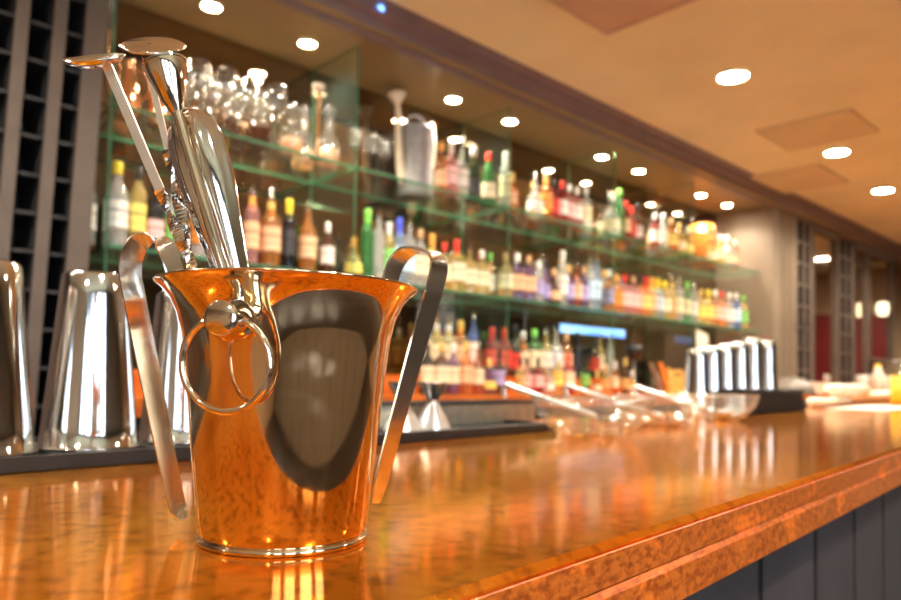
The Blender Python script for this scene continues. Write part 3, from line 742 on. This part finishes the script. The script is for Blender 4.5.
def bottle_meshes(ty, H, pour):
    H = round(H, 2); key = (ty, H, pour)
    if key in CACHE: return CACHE[key]
    T = TY[ty]; pr = [(max(r, .0004)*H if r else .0002, z*H) for r, z in T['p']]
    top = pr[-1][1]; nk = T['nk']*H; pr2 = pr+[(nk*1.15, top+.002), (nk*1.15, top+.006), (nk*.7, top+.007)]
    body = sq_lathe(pr2, H) if T.get('sqr') else MB().lathe(pr2, 26)
    l0, l1 = T['lab']; rl = []
    def rad(z):
        for (r0, z0), (r1, z1) in zip(T['p'], T['p'][1:]):
            if z0 <= z <= z1 and z1 > z0: return r0+(r1-r0)*(z-z0)/(z1-z0)
        return T['p'][4][0]
    for k in range(7): z = l0+(l1-l0)*k/6; rl.append((rad(z)*H+.0009, z*H))
    a0, a1 = math.radians(-105), math.radians(105)
    lab = sq_lathe(rl, H, 20, a0, a1) if T.get('sqr') else MB().lathe(rl, 20, a0=a0, a1=a1)
    if pour:
        cap = MB().lathe([(.0002, top+.0075), (nk*.95, top+.0075), (nk*1.0, top+.014), (nk*.5, top+.020), (.0035, top+.024), (.003, top+.05), (.0002, top+.051)], 14)
        m_ = Matrix.Identity(4)
    else:
        cap = MB().lathe([(nk*1.2, top-.018), (nk*1.25, top-.017), (nk*1.25, top+.02), (nk*1.1, top+.023), (.0002, top+.0235)], 18)
    r = (body.mesh('bottle_body', M['bottle']), lab.mesh('label', M['label']), cap.mesh('cap', M['steel'] if pour else M['cap']),
         MB().lathe([(nk+.0008, top-.055), (nk+.0014, top-.05), (nk+.0012, top-.012), (nk+.0008, top-.006)], 16).mesh('neck_foil', M['cap']))
    CACHE[key] = r; return r
USED = set()
def bottle(x, y, z, ty, H, lq, lb, cp, where, i, group, foil=None):
    mb, ml, mc, mf = bottle_meshes(ty, H, cp == 'si')
    lw = LB[lb][1]; cw = CP[cp][1]
    base = LQ[lq][1]+' bottle'+(' with %s label' % lw if lw else '')
    cpt = ', steel pourer' if cp == 'si' else ', %s cap' % cw
    tail = ', %s, %s' % (ordl(i)+' from left' if i else 'leftmost', where)
    lab = base+cpt+tail
    if len(lab.replace('-', ' ').split()) > 16: lab = base+tail
    t = thing('bottle', lab, 'bottle', (x, y, z), random.uniform(-.25, .25)-.5, group)
    b = obj('glass_body', mb, None, t); b.color = (*LQ[lq][0], 1)
    if lb != 'no': l = obj('paper_label', ml, None, t); l.color = (*LB[lb][0], 1)
    c = obj('pourer' if cp == 'si' else 'cap', mc, None, t); c.color = (*CP[cp][0], 1)
    if foil: f = obj('neck_foil', mf, None, t); f.color = (*CP[foil][0], 1)
    return t
def row(X, z, items, where, group):
    items = sorted(items, key=lambda q: q[0]); last = -9
    for i, it in enumerate(items):
        px, ty, H, lq, lb, cp = it[:6]; foil = it[6] if len(it) > 6 else None
        r = max(p[0] for p in TY[ty]['p'])*H
        if TY[ty].get('sqr'): r *= 1.12
        y = y_at(px, X, z+.05); y = max(y, last+r+.002)
        for f in fins:
            if abs(y-f) < r+.008: y = f+r+.009
        if y+r > PY-.02: break
        bottle(X, y, z, ty, H, lq, lb, cp, where, i, group, foil); last = y+r
mid_front = [
 (88, 'tl', .22, 'cl', 'wh', 'si'), (111, 'sp', .285, 'cl', 'wh', 'ye'), (137, 'tl', .27, 'ye', 'ye', 'bk'), (154, 'wn', .245, 'bk', 'pk', 'bk'), (172, 'tl', .24, 'cl', 'gn', 'si'), (200, 'sp', .24, 'cl', 'or', 'wh', 'rd'),
 (251, 'tl', .285, 'pk', 'pe', 'si', 'or'), (270, 'sp', .275, 'am', 'pe', 'si', 'go'), (288, 'tl', .27, 'bk', 'bk', 'ye', 'ye'), (307, 'sp', .255, 'am', 'pe', 'si'), (327, 'sp', .21, 'br', 'wh', 'wh'), (335, 'bb', .17, 'ye', 'ye', 'or'),
 (350, 'tl', .30, 'gr', 'no', 'gn', 'gn'), (365, 'tl', .29, 'cl', 'no', 'si'), (378, 'tl', .26, 'ye', 'gn', 'wh', 'wh'), (389, 'tl', .29, 'lb', 'lb', 'bl', 'bl'), (402, 'tl', .28, 'cl', 'lb', 'si'), (415, 'sp', .26, 'cl', 'cr', 'wd'), (428, 'sp', .25, 'ye', 'cr', 'or', 'or'),
 (444, 'sp', .22, 'ye', 'cr', 'rd'), (455, 'sq', .25, 'ye', 'cr', 'rd', 'rd'), (466, 'sq', .22, 'ye', 'cr', 'si'), (476, 'sq', .22, 'ye', 'cr', 'wh'), (486, 'sq', .23, 'ye', 'cr', 'wd'), (496, 'sq', .24, 'pu', 'pe', 'wh'), (508, 'sq', .24, 'pu', 'pe', 'wd'),
 (519, 'sp', .22, 'cl', 'vi', 'wh'), (526, 'wn', .23, 'pu', 'vi', 'bk'), (534, 'bb', .20, 'br', 'pe', 'wd'), (543, 'tl', .30, 'cl', 'wh', 'wh', 'wh'), (552, 'sp', .23, 'pu', 'vi', 'go'), (561, 'sp', .24, 'ro', 'pe', 'si'), (569, 'sp', .24, 'pu', 'vi', 'wd'),
 (577, 'tl', .29, 'cl', 'lb', 'si'), (585, 'tl', .30, 'lb', 'lb', 'si'), (593, 'sp', .25, 'or', 'vi', 'wh'), (600, 'sq', .23, 'or', 'or', 'or'), (609, 'sq', .24, 'pk', 'pk', 'rd'), (618, 'sq', .24, 'pk', 'pk', 'wd'), (628, 'sp', .25, 'or', 'pe', 'bk'),
 (637, 'sp', .25, 'or', 'ye', 'rd', 'rd'), (645, 'sp', .26, 'ye', 'pe', 'or', 'ye'), (654, 'sp', .26, 'lb', 'lb', 'ye', 'ye'), (663, 'sq', .25, 'ye', 'cr', 'ye'), (671, 'tl', .28, 'ye', 'no', 'si'), (679, 'tl', .28, 'cl', 'cr', 'si'), (687, 'tl', .27, 'gr', 'cr', 'gn'),
 (694, 'tl', .26, 'cl', 'wh', 'si'), (701, 'sp', .24, 'ye', 'ye', 'go'), (708, 'sp', .25, 'ye', 'ye', 'ye', 'ye'), (715, 'sp', .26, 'am', 'pe', 'pk' if False else 'wh'), (722, 'sp', .26, 'or', 'pk', 'rd'), (729, 'sp', .26, 'cl', 'wh', 'wh'), (736, 'sp', .27, 'bl', 'lb', 'wh'), (743, 'sp', .26, 'ye', 'gn', 'gn'), (750, 'tl', .27, 'cl', 'pk', 'rd')]
row(-2.372, SH1, mid_front, 'middle shelf front', 'bottles in the front row of the middle shelf')
lqs = ['cl', 'am', 'ye', 'br', 'cl', 'gr', 'pu', 'ro', 'cl', 'am', 'lb']; lbs = ['cr', 'wh', 'pe', 'cr', 'ye', 'wh', 'rd', 'vi', 'no', 'bk', 'go']; cps = ['bk', 'wd', 'go', 'wh', 'si', 'rd', 'si', 'gn', 'bk', 'si', 'or']; tys = ['sp', 'wn', 'tl', 'sp', 'sq', 'cn', 'sp', 'tl']
def rnd_row(X, z, a, b, step, where, group, hs=(.22, .30), gaps=()):
    it = []; p = a
    while p < b:
        if not any(g0 < p < g1 for g0, g1 in gaps):
            it.append((p, random.choice(tys), round(random.uniform(*hs), 2), random.choice(lqs), random.choice(lbs), random.choice(cps)))
        p += step*(1-.45*(p-a)/(b-a))*random.uniform(.85, 1.25)
    row(X, z, it, where, group)
rnd_row(-2.53, SH1, 430, 745, 19, 'middle shelf rear', 'bottles in the rear row of the middle shelf')
top_front = [
 (441, 'wn', .23, 'am', 'pe', 'or'), (449, 'sp', .25, 'pk', 'pk', 'wh', 'wh'), (461, 'sp', .25, 'cl', 'wh', 'si'), (473, 'cn', .26, 'dg', 'bk', 'wh', 'go'), (488, 'cn', .26, 'gr', 'cr', 'rd', 'gn'), (499, 'tl', .29, 'cl', 'cr', 'wh', 'wh'), (511, 'sp', .19, 'or', 'pe', 'go'),
 (535, 'bb', .22, 'cl', 'wh', 'si'), (546, 'sp', .26, 'am', 'or', 'wd', 'or'), (554, 'sp', .23, 'rd', 'rd', 'bk'), (562, 'sp', .24, 'rd', 'wh', 'rd'), (569, 'sp', .23, 'pk', 'pk', 'wh'), (577, 'sp', .23, 'pk', 'wh', 'wh'), (586, 'sp', .25, 'cl', 'cr', 'wh'),
 (601, 'bb', .27, 'cl', 'cr', 'wh'), (617, 'tl', .30, 'gr', 'no', 'gn'), (623, 'sp', .24, 'rd', 'pe', 'rd'), (631, 'sp', .22, 'ro', 'rd', 'rd'), (638, 'wn', .25, 'br', 'wh', 'bk'), (655, 'sp', .22, 'rd', 'wh', 'wh'), (663, 'sp', .24, 'cl', 'wh', 'wh'),
 (671, 'sq', .23, 'am', 'ye', 'wd'), (679, 'bb', .22, 'ye', 'cr', 'go'), (686, 'bb', .21, 'ye', 'ye', 'wh'), (712, 'bb', .20, 'ye', 'cr', 'go'), (720, 'sp', .22, 'ye', 'cr', 'wh'), (727, 'bb', .24, 'cl', 'cr', 'wh'), (735, 'sp', .22, 'pk', 'cr', 'wh')]
row(-2.372, SH2, top_front, 'upper shelf front', 'bottles in the front row of the upper shelf')
rnd_row(-2.53, SH2, 533, 690, 22, 'upper shelf rear', 'bottles in the rear row of the upper shelf', (.2, .28))
CT = BZ+.0205
cf = [(427, 'sp', .22, 'bk', 'cr', 'si'), (441, 'sq', .22, 'br', 'cr', 'go'), (453, 'sp', .22, 'pu', 'cr', 'wh'), (466, 'sp', .23, 'am', 'pe', 'go'), (478, 'sp', .21, 'ro', 'cr', 'si'), (489, 'bb', .16, 'pu', 'ye', 'go'), (499, 'sp', .2, 'br', 'vi', 'bk'),
 (516, 'sp', .17, 'ye', 'go', 'bk'), (526, 'sp', .17, 'pk', 'pk', 'bk'), (538, 'sq', .17, 'rd', 'pk', 'bk'), (549, 'bb', .14, 'cl', 'wh', 'si'), (558, 'sp', .2, 'ye', 'ye', 'wh'), (568, 'sq', .2, 'rd', 'cr', 'rd'), (585, 'sp', .19, 'dg', 'gn', 'bk'), (597, 'bb', .12, 'am', 'cr', 'go'), (606, 'sp', .15, 'ye', 'go', 'wd'),
 (615, 'sp', .17, 'am', 'cr', 'wh'), (624, 'wn', .19, 'br', 'go', 'go'), (632, 'bb', .12, 'ye', 'cr', 'wh')]
row(-2.25, CT, cf, 'back counter front', 'bottles in the front row on the back counter')
cb = [(60, 'sp', .25, 'am', 'cr', 'bk'), (425, 'tl', .28, 'cl', 'cr', 'si'), (436, 'sp', .27, 'ye', 'cr', 'si', 'wh'), (448, 'sp', .27, 'ye', 'cr', 'si', 'wh'), (460, 'sp', .27, 'am', 'pe', 'go', 'or'), (473, 'tl', .29, 'bl', 'wh', 'si', 'bl' if False else None), (484, 'sq', .25, 'rd', 'rd', 'rd', 'rd'), (496, 'sq', .25, 'rd', 'rd', 'rd', 'rd'),
 (509, 'wn', .27, 'dg', 'rd', 'bk'), (521, 'sp', .24, 'or', 'cr', 'wh'), (534, 'sq', .26, 'gr', 'cr', 'gn'), (546, 'sp', .25, 'ye', 'wh', 'si'), (556, 'sp', .26, 'cl', 'lb', 'si'), (566, 'sp', .25, 'am', 'pe', 'wd'), (577, 'wn', .26, 'bk', 'no', 'bk'), (588, 'sp', .22, 'br', 'rd', 'bk'), (600, 'tl', .24, 'ye', 'cr', 'si'), (610, 'tl', .24, 'cl', 'no', 'si')]
row(-2.46, BZ+.1005, cb[1:], 'back counter riser', 'bottles on the riser of the back counter')

# ------------------------------------------------------------------ glasses, decanters, copper pots, watering can on the upper shelf
def wine_glass_mb(h, r):
    return [(.0002, 0), (r*.85, .0005), (r*.87, .002), (.006, .006), (.0038, .012), (.0036, h*.42), (.006, h*.45), (r*.55, h*.50), (r*.92, h*.60), (r, h*.70), (r*.96, h*.84), (r*.80, h), (r*.77, h), (r*.92, h*.84), (r*.96, h*.70), (r*.87, h*.61), (r*.5, h*.52), (.0002, h*.475)]
gm = {}
def wglass(x, y, z, h, r, label, group):
    k = (h, r)
    t = thing('wine_glass', label, 'glass', (x, y, z), 0, group)
    if k not in gm:
        p = wine_glass_mb(h, r)
        gm[k] = (MB().lathe(p[6:], 24).mesh('bowl', M['glass']), MB().lathe(p[:7], 20).mesh('stem', M['glass']))
    obj('glass_bowl', gm[k][0], None, t); obj('stem', gm[k][1], None, t)
rows_ = [(-2.35, 'front'), (-2.47, 'rear')]
for ri, (X, nm) in enumerate(rows_):
    yy = y_at(198, -2.345, SH2)+.0; i = 0
    while yy < y_at(276, -2.345, SH2):
        wglass(X, yy, SH2, (.235, .245)[ri], .042, 'clear wine glass, %s%s in the %s row of clustered glasses' % (ordl(i), ' from left' if i else '', nm), 'clustered wine glasses on the upper shelf')
        yy += .098; i += 1
for i, px in enumerate((349, 361, 374)):
    wglass(-2.37, y_at(px, -2.37, SH2)+(.035, .045, .055)[i], SH2, .185, .031, 'small stemmed glass, %s of three left of the watering can' % ['leftmost', 'middle', 'rightmost'][i], 'three small stemmed glasses')
def decanter(px, h, r, label, X=-2.42):
    t = thing('decanter', label, 'decanter', (X, y_at(px, X, SH2), SH2), 0, 'decanters beside the wine glasses')
    obj('decanter_body', MB().lathe([(.0002, 0), (r*.8, 0), (r, .01), (r, h*.35), (r*.85, h*.48), (r*.4, h*.58), (.018, h*.64), (.017, h*.74), (.024, h*.76)], 32), M['bowlglass'], t)
    obj('spirit', MB().lathe([(.0002, .006), (r*.76, .008), (r*.93, .015), (r*.93, h*.3), (.0002, h*.301)], 28), clear('spirit %d' % px, (.95, .70, .45), (.95, .6, .35), .35), t)
    obj('stopper', MB().lathe([(.0002, h*.72), (.012, h*.73), (.013, h*.78), (.022, h*.84), (.026, h*.9), (.02, h*.97), (.0002, h)], 20), M['bowlglass'], t)
decanter(291, .19, .045, 'low glass decanter right of the clustered wine glasses', -2.36)
decanter(303, .27, .05, 'tall stoppered decanter left of the copper-stemmed funnel', -2.52)
decanter(328, .26, .045, 'round stoppered decanter right of the copper-stemmed funnel')
cf_ = thing('copper_funnel', 'slender copper stand with pale cup top between two decanters', 'bar tool', (-2.335, y_at(317, -2.335, SH2), SH2), 0)
obj('base', MB().lathe([(.0002, 0), (.025, 0), (.025, .004), (.008, .01), (.006, .02)], 24), M['copper'], cf_)
obj('stem', MB().lathe([(.006, .02), (.007, .1), (.009, .2), (.012, .262)], 18), M['copper'], cf_)
obj('cup', MB().lathe([(.010, .263), (.02, .272), (.026, .285), (.024, .286), (.0002, .27)], 24), M['cream'], cf_)
# copper pots
def pot(px, h, r, label, spout, X=-2.44):
    t = thing('copper_pitcher', label, 'pitcher', (X, y_at(px, X, SH2), SH2), 0, 'copper pitchers on the upper shelf')
    obj('body', MB().lathe([(.0002, 0), (r*.9, 0), (r, .01), (r*1.05, h*.3), (r*.95, h*.6), (r*.6, h*.82), (r*.55, h*.9), (r*.75, h), (r*.7, h), (r*.5, h*.9), (r*.9, h*.55), (r*.85, .02), (.0002, .015)], 36), M['redcopper'], t)
    obj('handle', MB().tube(smooth([(0, r*.6, h*.88), (0, r*1.5, h*.85), (0, r*1.75, h*.6), (0, r*1.02, h*.35)], 8), .005, 10), M['redcopper'], t)
    obj('lid_knob' if not spout else 'tall_spout', MB().tube(smooth([(.0, -r*.95, h*.3), (0, -r*1.3, h*.6), (0, -r*1.35, h*1.0), (0, -r*1.3, h*1.4)], 6) if spout else [(0, 0, h), (0, 0, h+.02)], .009 if spout else .01, 12), M['redcopper'], t)
pot(124, .20, .045, 'wide copper pitcher with tall spout at the upper shelf left end', True)
pot(158, .16, .036, 'smaller copper pitcher behind the bar tools on the upper shelf', False)
# watering can
wy = y_at(415, -2.52, SH2)
wc = thing('watering_can', 'pale zinc watering can with long raised spout on the upper shelf', 'watering can', (-2.52, wy, SH2), 0); wc.scale = (.98, .98, 1.19)
obj('can_body', MB().lathe([(.0002, 0), (.082, 0), (.085, .006), (.082, .012), (.078, .26), (.082, .268), (.082, .276), (.076, .276), (.073, .262), (.076, .016), (.0002, .014)], 40), M['galv'], wc)
obj('spout', MB().tube(smooth([(0, -.070, .05), (0, -.095, .12), (.0, -.108, .24), (0, -.118, .345)], 8), [.026-.0145*i/24 for i in range(25)], 18), M['cream'], wc)
rm = MB().lathe([(.0002, .0), (.013, .0), (.016, .004), (.042, .036), (.044, .040), (.036, .047), (.0002, .050)], 32)
rm.xf(Matrix.Translation((0, -.118, .344)) @ Matrix.Rotation(math.radians(8), 4, 'X'))
obj('rose', rm, M['cream'], wc)
obj('back_handle', MB().tube(smooth([(0, .074, .27), (0, .098, .315), (0, .118, .25), (0, .114, .16), (0, .081, .1)], 8), .006, 10), M['cream'], wc)
obj('top_handle', MB().tube(smooth([(0, -.06, .277), (0, -.045, .31), (0, 0, .325), (0, .045, .31), (0, .06, .277)], 8), .007, 10, sy=.5), M['galv'], wc)
# small barrel and box at the far end of the upper shelf
yb_ = y_at(702, -2.5, SH2)
bar = thing('wooden_cask', 'small orange wooden cask standing on end at far upper shelf', 'cask', (-2.50, yb_, SH2), 0)
obj('staves', MB().lathe([(.0002, .008), (.082, .008), (.083, 0), (.090, 0), (.098, .08), (.101, .15), (.098, .22), (.088, .30), (.082, .30), (.082, .292), (.0002, .292)], 36), M['orangewood'], bar)
for z in (.04, .24): obj('hoop', MB().lathe([(.0955 if z < .1 else .0965, z-.009), (.0985 if z < .1 else .0995, z-.009), (.099 if z < .1 else .0985, z+.009), (.096, z+.009)], 36, closed=True), M['steel_dull'], bar)

# ------------------------------------------------------------------ items on the back counter, far part
# glowing strip imitating a reflected screen, under the middle shelf behind the bottles
ya_ = y_at(561, -2.60, BZ+.40); yb2 = y_at(627, -2.60, BZ+.40)
tv = thing('screen_reflection', 'wide blue glowing strip imitating a screen reflected in the mirror under the middle shelf', 'screen', (-2.625, (ya_+yb2)/2, BZ+.395), 0)
L = (yb2-ya_)/2
obj('housing', MB().box(-.012, .012, -L, L, -.028, .028), M['black'], tv)
obj('display', MB().box(.0125, .0145, -L+.01, L-.01, -.023, .023), M['screen'], tv)
def lean(o, rx=0, ry=0, rz=0): o.rotation_euler = (rx, ry, rz); return o
# leaning card
yc = y_at(697, -2.42, BZ+.3)
cd = thing('menu_card', 'white card tilted in a dark holder behind the far tins', 'card', (-2.42, yc, CT), 0)
obj('holder', MB().box(-.04, .04, -.07, .07, 0, .22), M['black'], cd)
m_ = MB().box(-.003, .003, -.085, .085, 0, .20); m_.xf(Matrix.Translation((.048, -.01, .225)) @ Matrix.Rotation(math.radians(-12), 4, 'X') @ Matrix.Rotation(math.radians(-8), 4, 'Y'))
obj('card', m_, M['paper'], cd)
# black funnel cup on a stem
fy = y_at(630, -2.45, BZ+.2)
fu = thing('black_goblet', 'black goblet shaped funnel on a thin stand under the screen', 'funnel', (-2.46, fy+.06, CT), 0)
obj('stem', MB().lathe([(.0002, 0), (.035, 0), (.035, .004), (.006, .01), (.006, .20)], 20), M['steel_dull'], fu)
obj('cup', MB().lathe([(.006, .2), (.02, .205), (.045, .245), (.055, .29), (.051, .29), (.04, .245), (.0002, .21)], 28), M['black'], fu)
# wooden boards and utensils
y1 = y_at(677, -2.2, CT)
bd = tag(obj('chopping_board', MB().prism([(-.075, 0), (.075, 0), (.075, .11), (.05, .135), (.03, .145), (-.03, .145), (-.05, .135), (-.075, .11)], 'x', -.008, .008), M['board']), 'small pale wooden board with slot, standing on the back counter', 'chopping board')
bd.location = (-2.20, y1, CT); bd.rotation_euler = (0, 0, -.15)
obj('slot', MB().prism([(-.03, .108), (.03, .108), (.03, .120), (-.03, .120)], 'x', .0081, .0088), M['black'], bd)
def stick(px, dy, h, w_, m, label, cat, nm, X=-2.33):
    y = y_at(px, X, CT)
    o = obj(nm, MB().prism([(-w_/2, 0), (w_/2, 0), (w_/2-dy, h), (-w_/2-dy, h+.004)], 'x', -.008, .008), m); o.location = (X, y, CT)
    return tag(o, label, cat)
stick(662, .13, .18, .03, M['steel_dull'], 'grey metal bar slanting left on the back counter beside the boards', 'bar tool', 'citrus_press')
stick(668, .10, .19, .045, M['orangewood'], 'orange wooden paddle slanting left next to the pale board', 'paddle', 'wooden_paddle', -2.36)
stick(674, .08, .16, .028, M['board'], 'slim pale wooden stick slanting behind the pale board', 'stick', 'wooden_stick', -2.39)
bx = tag(obj('dark_canister', MB().lathe([(.0002, 0), (.05, 0), (.053, .004), (.053, .14), (.05, .15), (.045, .16), (.0002, .162)], 32), M['black']), 'dark round canister behind the pale wooden board', 'canister')
bx.location = (-2.42, y_at(686, -2.42, CT), CT)
# far counter items
def fpos(px, X): return (X, y_at(px, X, CT), CT)
wd = thing('wrapped_bundle', 'grey domed bundle on the far back counter before the cubby rack', 'bundle', fpos(791, -2.12), 0)
obj('bundle', MB().lathe([(.0002, .12), (.06, .115), (.13, .085), (.165, .03), (.165, 0)], 28), M['wool'], wd)
bx = tag(obj('bread_box', MB().box(-.05, .05, -.2, .2, 0, .09), M['cream']), 'cream plastic wrapped box above the grey bundle by the far rack', 'box'); bev(bx, .015, 3)
p_ = fpos(797, -2.14); bx.location = (p_[0], p_[1]+.32, CT)
s_ = bx; 
for px, h, r, m, lb_, X in ((862, .16, .05, M['paper'], 'pale cup at the far counter end left of the cream bottle', -2.1), (878, .24, .07, M['cream'], 'cream bottle with cap on the far counter end', -2.1), (889, .16, .06, M['paper'], 'white cup at the far counter end right of the cream bottle', -2.1)):
    t = thing('cup' if 'cup' in lb_ else 'cream_bottle', lb_, 'cup' if 'cup' in lb_ else 'bottle', (X, y_at(px, X, CT), BZ+.0205 if y_at(px, X, CT) < 8.89 else BZ+.0205), 0)
    obj('body', MB().lathe([(.0002, 0), (r*.85, 0), (r*.9, .005), (r, h*.6), (r*(.95 if h < .2 else .55), h*.8), (r*(1 if h < .2 else .4), h), (r*(.9 if h < .2 else .35), h), (.0002, h*.9)], 28), m, t)
    if h > .2: obj('cap', MB().lathe([(r*.42, h), (r*.42, h+.03), (.0002, h+.032)], 20), M['yellow'], t)
# pieces inside the far cubbies
RW, RH = {}, (SOFZ-.02-BZ-.03)/8
for (a, b, c, rr_, h, w_, lb_) in ((796, 813, 0, 5, .11, .035, 'white cup pair top left in the nearer far cubby rack'), (796, 813, 1, 5, .10, .035, 'white cup in the right column, upper cell of the nearer far rack'),
        (796, 813, 1, 3, .12, .035, 'pale blue tumbler in the middle cell of the nearer far rack'), (796, 813, 0, 2, .09, .035, 'pale cup low in the left column of the nearer far rack'),
        (796, 813, 1, 2, .09, .03, 'pale cup low in the right column of the nearer far rack'), (839, 854, 0, 5, .10, .03, 'white cup high in the farther cubby rack'), (839, 854, 1, 3, .14, .04, 'cream carafe in the middle cell of the farther cubby rack')):
    ya_, yb_ = ym(a)+.03, ym(b)-.03; cw_ = (yb_-ya_)/2
    w_ = min(w_, cw_/2-.03)
    t = tag(obj('cup', MB().lathe([(.0002, 0), (w_*.8, 0), (w_*.85, .004), (w_, h), (w_*.92, h), (w_*.78, .008), (.0002, .007)], 24), M['tumbler'] if 'blue' in lb_ else M['paper']), lb_, 'cup', 'cups in the far cubby racks')
    t.location = (RX-.07, ya_+cw_*(c+.5), BZ+.03+RH*rr_+.0095)

# ------------------------------------------------------------------ world, daylight, camera
W = bpy.data.worlds.new('World'); bpy.context.scene.world = W; W.use_nodes = True
bg = W.node_tree.nodes['Background']; bg.inputs[0].default_value = (.75, .87, 1, 1); bg.inputs[1].default_value = 4.5
for a, b in ws:
    L = bpy.data.lights.new('daylight_portal', 'AREA'); L.shape = 'RECTANGLE'; L.size = wz1-wz0; L.size_y = b-a; L.cycles.is_portal = True
    o = bpy.data.objects.new('daylight_portal', L); C.objects.link(o); o.location = (XR+.10, (a+b)/2, (wz0+wz1)/2); o.rotation_euler = (0, math.radians(90), 0)
cam = bpy.data.cameras.new('camera'); co = bpy.data.objects.new('camera', cam); C.objects.link(co)
cam.sensor_width = 36; cam.lens = 36*F_PX/901; cam.clip_start = .02; cam.shift_y = (PY0-300)/901
co.matrix_world = Matrix(((Rt.x, Up.x, -Fw.x, EYE.x), (Rt.y, Up.y, -Fw.y, EYE.y), (Rt.z, Up.z, -Fw.z, EYE.z), (0, 0, 0, 1)))
cam.dof.use_dof = True; cam.dof.focus_distance = .37; cam.dof.aperture_fstop = 8.5
sc_ = bpy.context.scene; sc_.camera = co
sc_.view_settings.view_transform = 'Standard'; sc_.view_settings.look = 'None'; sc_.view_settings.exposure = 1.6; sc_.view_settings.gamma = 1
sc_.cycles.max_bounces = 12; sc_.cycles.transparent_max_bounces = 40; sc_.cycles.sample_clamp_indirect = 6
